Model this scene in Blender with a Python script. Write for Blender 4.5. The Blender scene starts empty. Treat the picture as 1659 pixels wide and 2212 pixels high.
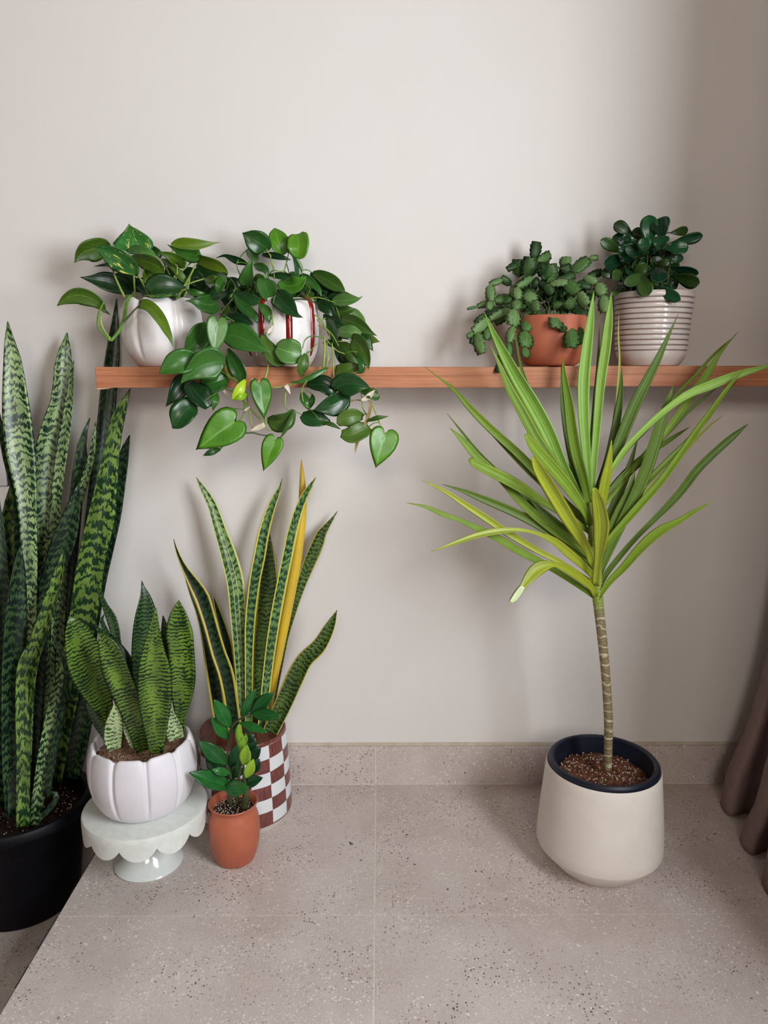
import bpy, math, random
from mathutils import Vector, Matrix, noise as mnoise
random.seed(7)
S = bpy.context.scene
C = S.collection
# ------------------------------------------------------------------ camera
FPX, W_PX, H_PX, HORIZON = 1620.0, 1659.0, 2212.0, 802.0
CAM = Vector((0.011, -1.7225, 1.0153))
PITCH = math.atan((H_PX / 2 - HORIZON) / FPX)
YAW = math.radians(0.3)
cam_d = bpy.data.cameras.new('camera')
cam = bpy.data.objects.new('camera', cam_d)
C.objects.link(cam)
cam.location = CAM
cam.rotation_euler = (math.pi / 2 - PITCH, 0, -YAW)
cam_d.sensor_fit = 'VERTICAL'
cam_d.sensor_height = 24.0
cam_d.lens = FPX / H_PX * 24.0
cam_d.clip_start = 0.01
S.camera = cam
RC = cam.rotation_euler.to_matrix()
# ------------------------------------------------------------------ world, daylight, exposure
S.view_settings.view_transform = 'Standard'
S.view_settings.look = 'None'
S.view_settings.gamma = 1
S.view_settings.use_curve_mapping = False
S.view_settings.exposure = 0.27
wd = bpy.data.worlds.new('world')
S.world = wd
wd.use_nodes = True
wd.node_tree.nodes['Background'].inputs[0].default_value = (0.78, 0.88, 1.0, 1)
wd.node_tree.nodes['Background'].inputs[1].default_value = 0.3
XR = 1.0                     # inner face of the right wall (holds the tall window)
YB = -4.3                    # wall behind the camera
XL = -2.7
ZC = 2.75


def area(name, loc, target, sx, sy, power, col):
    l = bpy.data.lights.new(name, 'AREA')
    l.shape = 'RECTANGLE'
    l.size, l.size_y, l.energy, l.color = sx, sy, power, col
    o = bpy.data.objects.new(name, l)
    C.objects.link(o)
    o.location = loc
    d = Vector(target) - Vector(loc)
    o.rotation_euler = d.to_track_quat('-Z', 'Y').to_euler()
    return o


# tall side window (right wall) and a smaller window behind the camera
area('daylight_side_window', (XR + 0.03, -1.75, 1.36), (XR - 1, -1.75, 1.36), 0.92, 1.5, 77, (0.93, 0.97, 1.0))
area('daylight_rear_window', (0.2, YB - 0.03, 2.1), (0.2, 0, 1.6), 1.3, 0.7, 32, (1.0, 0.9, 0.8))


# ------------------------------------------------------------------ pixel helpers (1659 x 2212 frame)
def ray(px, py):
    return RC @ Vector(((px - W_PX / 2) / FPX, -(py - H_PX / 2) / FPX, -1.0))


def P(px, py, y):
    """the point seen at a pixel, standing y metres from the wall plane"""
    r = ray(px, py)
    return CAM + r * ((y - CAM.y) / r.y)


def mpp(p):
    """metres per pixel at point p"""
    return -(RC.transposed() @ (p - CAM)).z / FPX


# ------------------------------------------------------------------ materials
def new_mat(name):
    m = bpy.data.materials.new(name)
    m.use_nodes = True
    nt = m.node_tree
    return m, nt, nt.nodes['Principled BSDF']


def nd(nt, typ, **kw):
    n = nt.nodes.new(typ)
    for k, v in kw.items():
        if isinstance(k, str) and k.startswith('i_'):
            n.inputs[k[2:].replace('_', ' ')].default_value = v
        else:
            setattr(n, k, v)
    return n


def math_n(nt, op, a, b=None, c=None, clamp=False):
    n = nt.nodes.new('ShaderNodeMath')
    n.operation = op
    n.use_clamp = clamp
    for i, v in enumerate((a, b, c)):
        if v is None:
            continue
        if isinstance(v, (int, float)):
            n.inputs[i].default_value = v
        else:
            nt.links.new(v, n.inputs[i])
    return n.outputs[0]


def mix_c(nt, fac, a, b, mode='MIX'):
    n = nt.nodes.new('ShaderNodeMix')
    n.data_type = 'RGBA'
    n.blend_type = mode
    for sock, v in ((n.inputs[0], fac), (n.inputs[6], a), (n.inputs[7], b)):
        if isinstance(v, (int, float)):
            sock.default_value = v
        elif isinstance(v, (tuple, list)):
            sock.default_value = tuple(v) + ((1,) if len(v) == 3 else ())
        else:
            nt.links.new(v, sock)
    return n.outputs[2]


def ramp(nt, fac, stops, interp='LINEAR'):
    n = nt.nodes.new('ShaderNodeValToRGB')
    n.color_ramp.interpolation = interp
    el = n.color_ramp.elements
    while len(el) < len(stops):
        el.new(0.5)
    for e, (p, c) in zip(el, stops):
        e.position = p
        e.color = (c, c, c, 1) if isinstance(c, (int, float)) else tuple(c) + (1,)
    nt.links.new(fac, n.inputs[0])
    return n.outputs[0]


def noise_n(nt, vec, scale, detail=3.0, rough=0.55, dist=0.0):
    n = nt.nodes.new('ShaderNodeTexNoise')
    n.inputs['Scale'].default_value = scale
    n.inputs['Detail'].default_value = detail
    n.inputs['Roughness'].default_value = rough
    n.inputs['Distortion'].default_value = dist
    if vec is not None:
        nt.links.new(vec, n.inputs['Vector'])
    return n.outputs[0]


def obj_co(nt):
    return nt.nodes.new('ShaderNodeTexCoord').outputs['Object']


def world_co(nt):
    return nt.nodes.new('ShaderNodeNewGeometry').outputs['Position']


def srgb(r, g, b):
    f = lambda c: (c / 255 / 12.92) if c <= 10 else ((c / 255 + 0.055) / 1.055) ** 2.4
    return (f(r), f(g), f(b))


def bump(nt, bsdf, h, strength=0.2, dist=0.002):
    b = nt.nodes.new('ShaderNodeBump')
    b.inputs['Strength'].default_value = strength
    b.inputs['Distance'].default_value = dist
    nt.links.new(h, b.inputs['Height'])
    nt.links.new(b.outputs[0], bsdf.inputs['Normal'])


def plain(name, col, rough=0.5, col2=None, nscale=20.0, bumps=0.0, bscale=60.0, spec=0.5, coat=0.0, world=False):
    m, nt, b = new_mat(name)
    co = world_co(nt) if world else obj_co(nt)
    f = noise_n(nt, co, nscale, 4)
    c2 = col2 or tuple(c * 0.86 for c in col)
    c = mix_c(nt, ramp(nt, f, [(0.32, 0.0), (0.68, 1.0)]), col, c2)
    nt.links.new(c, b.inputs['Base Color'])
    b.inputs['Roughness'].default_value = rough
    b.inputs['Specular IOR Level'].default_value = spec
    b.inputs['Coat Weight'].default_value = coat
    b.inputs['Coat Roughness'].default_value = 0.08
    if bumps:
        bump(nt, b, noise_n(nt, co, bscale, 3), bumps, 0.002)
    return m


def leaf_mat(name, col, dark, rough=0.36, mottle=None, mott_t=0.6, rib=0.35, side=0.12, spec=0.45, streak=False, edge=None, tint=0.22):
    """thin leaf: midrib, side veins, value differing from leaf to leaf; u across, v along the blade"""
    m, nt, b = new_mat(name)
    uv = nt.nodes.new('ShaderNodeTexCoord').outputs['UV']
    sp = nd(nt, 'ShaderNodeSeparateXYZ')
    nt.links.new(uv, sp.inputs[0])
    u, v = sp.outputs[0], sp.outputs[1]
    du = math_n(nt, 'ABSOLUTE', math_n(nt, 'SUBTRACT', u, 0.5))
    oi = nt.nodes.new('ShaderNodeObjectInfo').outputs['Random']
    n1 = noise_n(nt, obj_co(nt), 45, 3)
    f = math_n(nt, 'ADD', math_n(nt, 'MULTIPLY', n1, 0.8), math_n(nt, 'MULTIPLY', math_n(nt, 'SUBTRACT', oi, 0.5), 0.9))
    c = mix_c(nt, ramp(nt, f, [(0.1, 0.0), (0.75, 1.0)]), dark, col)
    if streak:
        cmb = nd(nt, 'ShaderNodeCombineXYZ')
        nt.links.new(math_n(nt, 'MULTIPLY', u, 28.0), cmb.inputs[0])
        nt.links.new(math_n(nt, 'MULTIPLY', v, 1.2), cmb.inputs[1])
        nt.links.new(math_n(nt, 'MULTIPLY', oi, 50.0), cmb.inputs[2])
        s = noise_n(nt, cmb.outputs[0], 1.0, 2)
        c = mix_c(nt, math_n(nt, 'MULTIPLY', ramp(nt, s, [(0.38, 0.0), (0.62, 1.0)]), 0.6), c, tuple(min(1, x * 1.8) for x in col))
    else:
        w = math_n(nt, 'SINE', math_n(nt, 'ADD', math_n(nt, 'MULTIPLY', v, 46.0), math_n(nt, 'MULTIPLY', du, -30.0)))
        c = mix_c(nt, math_n(nt, 'MULTIPLY', ramp(nt, w, [(0.7, 0.0), (1.0, 1.0)]), side), c, tuple(min(1, x * 1.9 + 0.02) for x in col))
    if rib:
        r = ramp(nt, du, [(0.006, 1.0), (0.03, 0.0)])
        c = mix_c(nt, math_n(nt, 'MULTIPLY', r, rib), c, tuple(min(1, x * 2.1 + 0.03) for x in col))
    if mottle:
        cmb = nd(nt, 'ShaderNodeCombineXYZ')
        nt.links.new(math_n(nt, 'MULTIPLY', u, 9.0), cmb.inputs[0])
        nt.links.new(math_n(nt, 'MULTIPLY', v, 3.2), cmb.inputs[1])
        nt.links.new(math_n(nt, 'MULTIPLY', oi, 37.0), cmb.inputs[2])
        s = noise_n(nt, cmb.outputs[0], 1.0, 5, 0.7)
        c = mix_c(nt, ramp(nt, s, [(mott_t, 0.0), (mott_t + 0.03, 1.0)]), c, mottle)
    if edge:
        c = mix_c(nt, math_n(nt, 'MULTIPLY', ramp(nt, du, [(0.44, 0.0), (0.5, 1.0)]), 0.8), c, edge)
    nt.links.new(c, b.inputs['Base Color'])
    b.inputs['Roughness'].default_value = rough
    b.inputs['Specular IOR Level'].default_value = spec
    bump(nt, b, math_n(nt, 'ADD', n1, math_n(nt, 'MULTIPLY', ramp(nt, du, [(0.0, 0.0), (0.05, 1.0)]), 0.6)), 0.25, 0.0015)
    return m


def snake_mat(name, light, dark, freq, zig, thr, soft, fine=1.0, edge=None, edge_w=0.1, stripe=0.0, pale_base=None, jag=1.0, rough=0.33, big=1.3):
    """banded snake-plant blade; u across (0..1), v along in metres"""
    m, nt, b = new_mat(name)
    uv = nt.nodes.new('ShaderNodeTexCoord').outputs['UV']
    sp = nd(nt, 'ShaderNodeSeparateXYZ')
    nt.links.new(uv, sp.inputs[0])
    u, v = sp.outputs[0], sp.outputs[1]
    oi = nt.nodes.new('ShaderNodeObjectInfo').outputs['Random']
    du = math_n(nt, 'ABSOLUTE', math_n(nt, 'SUBTRACT', u, 0.5))

    def co(su, sv):
        cmb = nd(nt, 'ShaderNodeCombineXYZ')
        nt.links.new(math_n(nt, 'MULTIPLY', u, su), cmb.inputs[0])
        nt.links.new(math_n(nt, 'MULTIPLY', v, sv), cmb.inputs[1])
        nt.links.new(math_n(nt, 'MULTIPLY', oi, 61.0), cmb.inputs[2])
        return cmb.outputs[0]
    n_a = noise_n(nt, co(14.0 * fine, 60.0), 1.0, 3, 0.6)
    n_b = noise_n(nt, co(3.0, 26.0), 1.0, 2)
    n_c = noise_n(nt, co(26.0 * fine, 220.0), 1.0, 2)
    ph = math_n(nt, 'ADD', math_n(nt, 'MULTIPLY', v, freq), math_n(nt, 'MULTIPLY', n_a, 1.5 * jag))
    ph = math_n(nt, 'ADD', ph, math_n(nt, 'MULTIPLY', n_b, 2.2))
    ph = math_n(nt, 'ADD', ph, math_n(nt, 'MULTIPLY', du, zig))
    sn = math_n(nt, 'SINE', math_n(nt, 'MULTIPLY', ph, 6.2832))
    val = math_n(nt, 'ADD', math_n(nt, 'MULTIPLY', sn, 0.34), math_n(nt, 'MULTIPLY', math_n(nt, 'SUBTRACT', n_b, 0.5), big))
    val = math_n(nt, 'ADD', val, math_n(nt, 'MULTIPLY', math_n(nt, 'SUBTRACT', n_c, 0.5), 0.9))
    val = math_n(nt, 'ADD', val, 0.5)
    fac = ramp(nt, val, [(max(0, thr - soft), 0.0), (thr + soft, 1.0)])
    l2 = mix_c(nt, ramp(nt, noise_n(nt, co(2.0, 9.0), 1.0, 2), [(0.35, 0.0), (0.65, 1.0)]), light, tuple(x * 0.55 for x in light))
    c = mix_c(nt, fac, dark, l2)
    if stripe:
        st = ramp(nt, math_n(nt, 'ABSOLUTE', math_n(nt, 'SUBTRACT', du, 0.12)), [(0.012, 1.0), (0.03, 0.0)])
        c = mix_c(nt, math_n(nt, 'MULTIPLY', st, stripe), c, edge or light)
    if edge:
        ew = math_n(nt, 'ADD', du, math_n(nt, 'MULTIPLY', math_n(nt, 'SUBTRACT', noise_n(nt, co(0.5, 6.0), 1.0, 1), 0.5), 0.10))
        c = mix_c(nt, ramp(nt, ew, [(0.5 - edge_w - 0.012, 0.0), (0.5 - edge_w + 0.012, 1.0)]), c, edge)
    else:
        c = mix_c(nt, ramp(nt, du, [(0.475, 0.0), (0.49, 1.0)]), c, tuple(x * 0.6 for x in dark))
    nt.links.new(c, b.inputs['Base Color'])
    b.inputs['Roughness'].default_value = rough
    b.inputs['Specular IOR Level'].default_value = 0.45
    bump(nt, b, noise_n(nt, co(30.0, 12.0), 1.0, 2), 0.12, 0.001)
    return m


def terrazzo(name, base, base2, scale=1.0):
    m, nt, b = new_mat(name)
    co = world_co(nt)
    big = noise_n(nt, co, 5.5 * scale, 5, 0.6, 0.4)
    c = mix_c(nt, ramp(nt, big, [(0.35, 0.0), (0.65, 1.0)]), base, base2)
    mid = noise_n(nt, co, 300 * scale, 2)
    c = mix_c(nt, math_n(nt, 'MULTIPLY', ramp(nt, mid, [(0.3, 0.0), (0.7, 1.0)]), 0.4), c, tuple(x * 0.6 for x in base))

    def chips(sc, thr, col, amount, off):
        nonlocal c
        mp = nd(nt, 'ShaderNodeMapping')
        nt.links.new(co, mp.inputs[0])
        mp.inputs['Location'].default_value = (off, off * 1.7, off * 0.3)
        # warp so that chips are irregular
        vo = nt.nodes.new('ShaderNodeTexVoronoi')
        vo.inputs['Scale'].default_value = sc
        vo.inputs['Randomness'].default_value = 1.0
        ad = nd(nt, 'ShaderNodeVectorMath', operation='ADD')
        nz = nt.nodes.new('ShaderNodeTexNoise')
        nz.inputs['Scale'].default_value = sc * 1.6
        nt.links.new(mp.outputs[0], nz.inputs['Vector'])
        vm = nd(nt, 'ShaderNodeVectorMath', operation='SCALE')
        vm.inputs['Scale'].default_value = 0.9 / sc
        nt.links.new(nz.outputs['Color'], vm.inputs[0])
        nt.links.new(mp.outputs[0], ad.inputs[0])
        nt.links.new(vm.outputs[0], ad.inputs[1])
        nt.links.new(ad.outputs[0], vo.inputs['Vector'])
        sep = nd(nt, 'ShaderNodeSeparateColor')
        nt.links.new(vo.outputs['Color'], sep.inputs[0])
        sel = math_n(nt, 'LESS_THAN', sep.outputs[0], amount)
        patch = ramp(nt, noise_n(nt, mp.outputs[0], 9.0, 2), [(0.42, 0.15), (0.62, 1.0)])
        inside = ramp(nt, vo.outputs['Distance'], [(thr * 0.8, 1.0), (thr, 0.0)])
        c = mix_c(nt, math_n(nt, 'MULTIPLY', math_n(nt, 'MULTIPLY', sel, inside), patch), c, col)
    chips(150, 0.36, srgb(235, 228, 220), 0.42, 0.0)
    chips(260, 0.4, srgb(228, 220, 212), 0.4, 5.2)
    chips(70, 0.24, srgb(240, 234, 226), 0.12, 3.1)
    chips(190, 0.34, srgb(104, 84, 76), 0.3, 7.7)
    chips(80, 0.20, srgb(60, 45, 40), 0.08, 11.3)
    nt.links.new(c, b.inputs['Base Color'])
    b.inputs['Roughness'].default_value = 0.5
    b.inputs['Specular IOR Level'].default_value = 0.35
    bump(nt, b, mid, 0.06, 0.001)
    return m


def wood(name, col, dark):
    m, nt, b = new_mat(name)
    co = obj_co(nt)
    mp = nd(nt, 'ShaderNodeMapping')
    nt.links.new(co, mp.inputs[0])
    mp.inputs['Scale'].default_value = (0.9, 9.0, 26.0)
    g = noise_n(nt, mp.outputs[0], 6.0, 6, 0.65, 0.6)
    mp2 = nd(nt, 'ShaderNodeMapping')
    nt.links.new(co, mp2.inputs[0])
    mp2.inputs['Scale'].default_value = (3.0, 60.0, 220.0)
    g2 = noise_n(nt, mp2.outputs[0], 3.0, 3, 0.6)
    oi = nt.nodes.new('ShaderNodeObjectInfo').outputs['Random']
    c = mix_c(nt, ramp(nt, g, [(0.3, 1.0), (0.62, 0.0)]), col, dark)
    c = mix_c(nt, math_n(nt, 'MULTIPLY', ramp(nt, g2, [(0.35, 1.0), (0.6, 0.0)]), 0.4), c, tuple(x * 0.6 for x in dark))
    c = mix_c(nt, math_n(nt, 'MULTIPLY', oi, 0.18), c, srgb(226, 176, 140))
    nt.links.new(c, b.inputs['Base Color'])
    b.inputs['Roughness'].default_value = 0.5
    b.inputs['Specular IOR Level'].default_value = 0.35
    bump(nt, b, g2, 0.15, 0.001)
    return m


M = {}
M['wall'] = plain('wall_paint', srgb(235, 231, 228), 0.75, srgb(232, 228, 224), 3.0, 0.08, 220, 0.25, world=True)
M['room_wall'] = plain('room_paint', srgb(112, 102, 94), 0.8, None, 2.0, world=True)
M['caulk'] = plain('caulk', srgb(214, 205, 192), 0.7, srgb(196, 182, 160), 30.0, world=True)
M['tile'] = terrazzo('terrazzo_tile', srgb(220, 208, 203), srgb(201, 187, 181))
M['grout'] = plain('grout', srgb(226, 218, 210), 0.8, srgb(208, 198, 188), 30.0, world=True)
M['edge_grout'] = plain('edge_grout', srgb(70, 66, 68), 0.8, srgb(30, 30, 40), 40.0, world=True)
M['wood'] = wood('oiled_wood', srgb(198, 128, 88), srgb(164, 94, 60))
M['splinter'] = plain('raw_wood', srgb(226, 176, 146), 0.7)
M['curtain'] = plain('curtain_fabric', srgb(150, 128, 124), 0.85, srgb(138, 116, 113), 40.0, 0.2, 900, 0.15, world=True)
M['metal'] = plain('steel', srgb(150, 150, 152), 0.35)
M['frame'] = plain('window_frame', srgb(60, 58, 58), 0.4)
M['plastic_white'] = plain('white_plastic', srgb(226, 223, 222), 0.45)
M['gap_shadow'] = plain('gap_shadow', srgb(60, 58, 60), 0.6)
M['glaze'] = plain('white_glaze', srgb(242, 239, 238), 0.32, srgb(234, 230, 229), 8.0, 0.05, 40, 0.4, 0.2)
M['glaze_lilac'] = plain('satin_white_glaze', srgb(233, 231, 237), 0.42, srgb(225, 222, 229), 12.0, 0.12, 160, 0.4)
M['stand'] = plain('speckled_white_glaze', srgb(228, 232, 228), 0.5, srgb(216, 220, 214), 60.0, 0.15, 200, 0.4)
M['stand_gloss'] = plain('glossy_white_glaze', srgb(226, 231, 229), 0.12, srgb(216, 222, 220), 12.0, 0.05, 30, 0.5, 0.5)
M['red_glaze'] = plain('red_glaze', srgb(150, 32, 24), 0.15, srgb(120, 18, 14), 30.0, 0.1, 60, 0.5, 0.4)
M['terracotta'] = plain('terracotta', srgb(194, 114, 86), 0.55, srgb(178, 98, 72), 16.0, 0.12, 120, 0.35)
M['terracotta_gloss'] = plain('burnished_terracotta', srgb(190, 108, 80), 0.38, srgb(172, 92, 68), 14.0, 0.1, 60, 0.45)
M['ridged'] = plain('ridged_glaze', srgb(224, 214, 208), 0.28, srgb(212, 200, 193), 30.0, 0.1, 80, 0.5, 0.3)
M['ridge_groove'] = plain('ridge_groove', srgb(140, 120, 110), 0.5, srgb(118, 98, 90), 40.0)
M['matte_pot'] = plain('matte_cream', srgb(236, 228, 219), 0.45, srgb(230, 221, 212), 18.0, 0.1, 260, 0.35)
M['nursery'] = plain('navy_plastic', srgb(26, 32, 50), 0.42, srgb(18, 22, 36), 20.0, 0.1, 90, 0.4)
M['black_pot'] = plain('dark_navy_plastic', srgb(7, 7, 14), 0.5, srgb(4, 4, 9), 20.0, 0.05, 60, 0.2)
M['soil'] = plain('coir_soil', srgb(126, 82, 64), 0.95, srgb(66, 38, 28), 130.0, 1.0, 260, 0.1)
M['soil_pale'] = plain('pale_coir_soil', srgb(168, 132, 112), 0.95, srgb(92, 60, 46), 150.0, 1.0, 260, 0.1)
M['soil_dark'] = plain('dark_soil', srgb(58, 42, 36), 0.95, srgb(26, 18, 16), 130.0, 1.0, 260, 0.1)
M['perlite'] = plain('perlite', srgb(206, 186, 172), 0.8, srgb(170, 146, 130), 300.0)
M['brown_glaze'] = plain('brown_glaze', srgb(112, 56, 44), 0.3, srgb(84, 38, 32), 60.0, 0.1, 90, 0.5, 0.2)
M['foot_clay'] = plain('unglazed_clay', srgb(206, 196, 186), 0.7)
# leaves
M['poth'] = leaf_mat('pothos_leaf', srgb(62, 112, 30), srgb(34, 76, 22), 0.34, srgb(176, 196, 90), 0.70)
M['poth_m'] = leaf_mat('pothos_leaf_mottled', srgb(50, 112, 44), srgb(28, 78, 34), 0.3, srgb(206, 206, 96), 0.575)
M['poth_o'] = leaf_mat('pothos_leaf_olive', srgb(92, 120, 22), srgb(58, 90, 16), 0.4, srgb(150, 170, 60), 0.66, side=0.14)
M['poth_p'] = leaf_mat('pothos_leaf_pale', srgb(104, 150, 84), srgb(70, 120, 56), 0.3, srgb(200, 206, 130), 0.62)
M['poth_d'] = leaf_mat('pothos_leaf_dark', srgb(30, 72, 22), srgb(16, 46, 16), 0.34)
M['phil'] = leaf_mat('philodendron_leaf', srgb(54, 102, 36), srgb(28, 70, 24), 0.3, rib=0.3, side=0.06)
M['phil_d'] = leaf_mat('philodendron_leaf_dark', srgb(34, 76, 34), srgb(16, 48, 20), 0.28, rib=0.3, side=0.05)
M['phil_b'] = leaf_mat('philodendron_leaf_bright', srgb(88, 140, 34), srgb(56, 112, 26), 0.34, rib=0.35, side=0.07)
M['phil_p'] = leaf_mat('philodendron_leaf_pale', srgb(112, 148, 84), srgb(84, 126, 60), 0.34, rib=0.4, side=0.08)
M['phil_o'] = leaf_mat('philodendron_leaf_olive', srgb(78, 108, 36), srgb(50, 84, 24), 0.4, rib=0.35, side=0.1)
M['phil_l'] = leaf_mat('philodendron_leaf_lime', srgb(164, 196, 40), srgb(128, 172, 30), 0.34)
M['bract'] = plain('papery_bract', srgb(226, 214, 196), 0.6, srgb(206, 188, 166), 60.0)
M['dry'] = plain('dry_sheath', srgb(150, 134, 80), 0.7, srgb(128, 104, 66), 60.0)
M['vine'] = plain('vine_stem', srgb(154, 172, 84), 0.45, srgb(118, 146, 58), 40.0)
M['vine_g'] = plain('green_stem', srgb(104, 148, 46), 0.4, srgb(70, 116, 36), 40.0)
M['vine_d'] = plain('dark_stem', srgb(78, 88, 48), 0.55, srgb(54, 64, 34), 40.0)
M['cact'] = leaf_mat('cactus_segment', srgb(112, 142, 88), srgb(74, 110, 54), 0.5, rib=0.28, side=0.0, spec=0.35)
M['cact_d'] = leaf_mat('cactus_segment_dark', srgb(60, 92, 44), srgb(34, 62, 28), 0.5, rib=0.2, side=0.0, spec=0.35)
M['pep'] = leaf_mat('peperomia_leaf', srgb(28, 80, 44), srgb(14, 48, 28), 0.26, rib=0.12, side=0.0, edge=srgb(90, 130, 80))
M['pep_o'] = leaf_mat('peperomia_leaf_olive', srgb(56, 86, 34), srgb(32, 58, 24), 0.35, rib=0.15, side=0.0)
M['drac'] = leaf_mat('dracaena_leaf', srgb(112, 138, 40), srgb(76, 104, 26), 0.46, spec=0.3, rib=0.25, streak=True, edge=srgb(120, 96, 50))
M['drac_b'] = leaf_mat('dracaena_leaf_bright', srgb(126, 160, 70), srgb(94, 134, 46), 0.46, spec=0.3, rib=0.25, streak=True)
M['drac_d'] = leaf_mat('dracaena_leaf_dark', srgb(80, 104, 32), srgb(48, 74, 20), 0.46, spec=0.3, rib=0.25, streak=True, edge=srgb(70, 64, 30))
M['drac_y'] = leaf_mat('dracaena_leaf_yellowing', srgb(144, 156, 42), srgb(116, 128, 30), 0.38, rib=0.3, streak=True, edge=srgb(150, 98, 54))
M['drac_w'] = leaf_mat('dracaena_leaf_underside', srgb(196, 214, 166), srgb(172, 196, 132), 0.42, rib=0.2, streak=True)
M['zz'] = leaf_mat('zz_leaflet', srgb(42, 112, 44), srgb(24, 80, 34), 0.24, rib=0.25, side=0.1)
M['zz_d'] = leaf_mat('zz_leaflet_dark', srgb(26, 74, 36), srgb(14, 48, 24), 0.26, rib=0.2, side=0.1)
M['zz_l'] = leaf_mat('zz_leaflet_lime', srgb(142, 178, 48), srgb(112, 158, 38), 0.34, rib=0.2, side=0.15)
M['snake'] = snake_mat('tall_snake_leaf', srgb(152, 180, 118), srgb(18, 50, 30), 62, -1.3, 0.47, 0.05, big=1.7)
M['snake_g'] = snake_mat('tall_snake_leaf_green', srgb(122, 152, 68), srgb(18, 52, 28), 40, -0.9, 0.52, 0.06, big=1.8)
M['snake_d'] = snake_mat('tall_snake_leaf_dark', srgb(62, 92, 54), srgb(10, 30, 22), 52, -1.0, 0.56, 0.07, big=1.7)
M['dwarf'] = snake_mat('dwarf_snake_leaf', srgb(104, 136, 44), srgb(16, 44, 18), 135, 0.5, 0.44, 0.09, 0.6, jag=0.8, big=1.7)
M['dwarf_d'] = snake_mat('dwarf_snake_leaf_dark', srgb(62, 98, 44), srgb(14, 38, 22), 120, 0.5, 0.5, 0.1, 0.6, jag=0.8)
M['dwarf_p'] = snake_mat('dwarf_snake_leaf_pale', srgb(186, 204, 150), srgb(50, 80, 40), 120, 0.6, 0.28, 0.06, 0.6, jag=0.6)
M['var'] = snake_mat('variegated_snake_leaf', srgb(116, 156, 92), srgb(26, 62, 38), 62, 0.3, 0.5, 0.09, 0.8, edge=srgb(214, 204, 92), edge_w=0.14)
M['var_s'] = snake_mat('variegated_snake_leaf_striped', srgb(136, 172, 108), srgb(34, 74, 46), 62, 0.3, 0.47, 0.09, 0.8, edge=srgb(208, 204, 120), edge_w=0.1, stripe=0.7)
M['var_d'] = snake_mat('variegated_snake_leaf_dark', srgb(40, 70, 36), srgb(12, 28, 18), 60, 0.3, 0.58, 0.1, 0.8, edge=srgb(206, 190, 84), edge_w=0.17)  # darker green bands inside the yellow margins
M['var_b'] = snake_mat('variegated_snake_leaf_banded', srgb(96, 124, 52), srgb(26, 50, 28), 95, 0.5, 0.42, 0.08, 0.7, edge=srgb(206, 190, 84), edge_w=0.06, jag=0.8)
M['yellow'] = plain('yellowed_snake_leaf', srgb(224, 186, 44), 0.42, srgb(206, 176, 62), 22.0)
M['dead_tip'] = plain('dry_leaf_tip', srgb(70, 52, 40), 0.7)


# ------------------------------------------------------------------ mesh helpers
def link(name, verts, faces, mat, parent=None, smooth=True, uvs=None, fmat=None):
    me = bpy.data.meshes.new(name)
    me.from_pydata([tuple(v) for v in verts], [], faces)
    for mm in (mat if isinstance(mat, (list, tuple)) else [mat]):
        me.materials.append(mm)
    if smooth:
        me.polygons.foreach_set('use_smooth', [True] * len(me.polygons))
    if fmat:
        me.polygons.foreach_set('material_index', fmat)
    if uvs:
        lay = me.uv_layers.new(name='UVMap')
        vi = [0] * len(me.loops)
        me.loops.foreach_get('vertex_index', vi)
        flat = []
        for i in vi:
            flat += [uvs[i][0], uvs[i][1]]
        lay.data.foreach_set('uv', flat)
    me.update()
    o = bpy.data.objects.new(name, me)
    C.objects.link(o)
    if parent is not None:
        o.parent = parent
    return o


ORG = {}


def thing(name, label, cat, loc=(0, 0, 0), group=None):
    o = bpy.data.objects.new(name, None)
    o.empty_display_size = 0.05
    C.objects.link(o)
    o.location = loc
    o['label'] = label
    o['category'] = cat
    if group:
        o['group'] = group
    ORG[o.name] = Vector(loc)
    return o


def tag(o, label, cat):
    o['label'] = label
    o['category'] = cat
    return o


def struct(o):
    o['kind'] = 'structure'
    return o


def org(parent):
    """world origin of the thing an object hangs under"""
    while parent is not None and parent.name not in ORG:
        parent = parent.parent
    return ORG[parent.name] if parent is not None else Vector((0, 0, 0))


def box_vf(x0, x1, y0, y1, z0, z1, bev=0.0):
    if not bev:
        v = [(x, y, z) for z in (z0, z1) for y in (y0, y1) for x in (x0, x1)]
        f = [(0, 2, 3, 1), (4, 5, 7, 6), (0, 1, 5, 4), (2, 6, 7, 3), (0, 4, 6, 2), (1, 3, 7, 5)]
        return v, f
    import bmesh
    bm = bmesh.new()
    v, f = box_vf(x0, x1, y0, y1, z0, z1)
    bv = [bm.verts.new(p) for p in v]
    for q in f:
        bm.faces.new([bv[i] for i in q])
    bmesh.ops.bevel(bm, geom=bm.edges[:], offset=bev, segments=2, affect='EDGES', profile=0.5)
    bm.verts.index_update()
    v = [tuple(p.co) for p in bm.verts]
    f = [tuple(p.index for p in q.verts) for q in bm.faces]
    bm.free()
    return v, f


def box(name, x0, x1, y0, y1, z0, z1, mat, parent=None, bev=0.0):
    v, f = box_vf(x0, x1, y0, y1, z0, z1, bev)
    return link(name, v, f, mat, parent, smooth=False)


def join_vf(parts):
    V, F = [], []
    for v, f in parts:
        n = len(V)
        V += list(v)
        F += [tuple(i + n for i in q) for q in f]
    return V, F


def cr(p0, p1, p2, p3, t):
    return 0.5 * ((2 * p1) + (-p0 + p2) * t + (2 * p0 - 5 * p1 + 4 * p2 - p3) * t * t + (-p0 + 3 * p1 - 3 * p2 + p3) * t * t * t)


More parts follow.
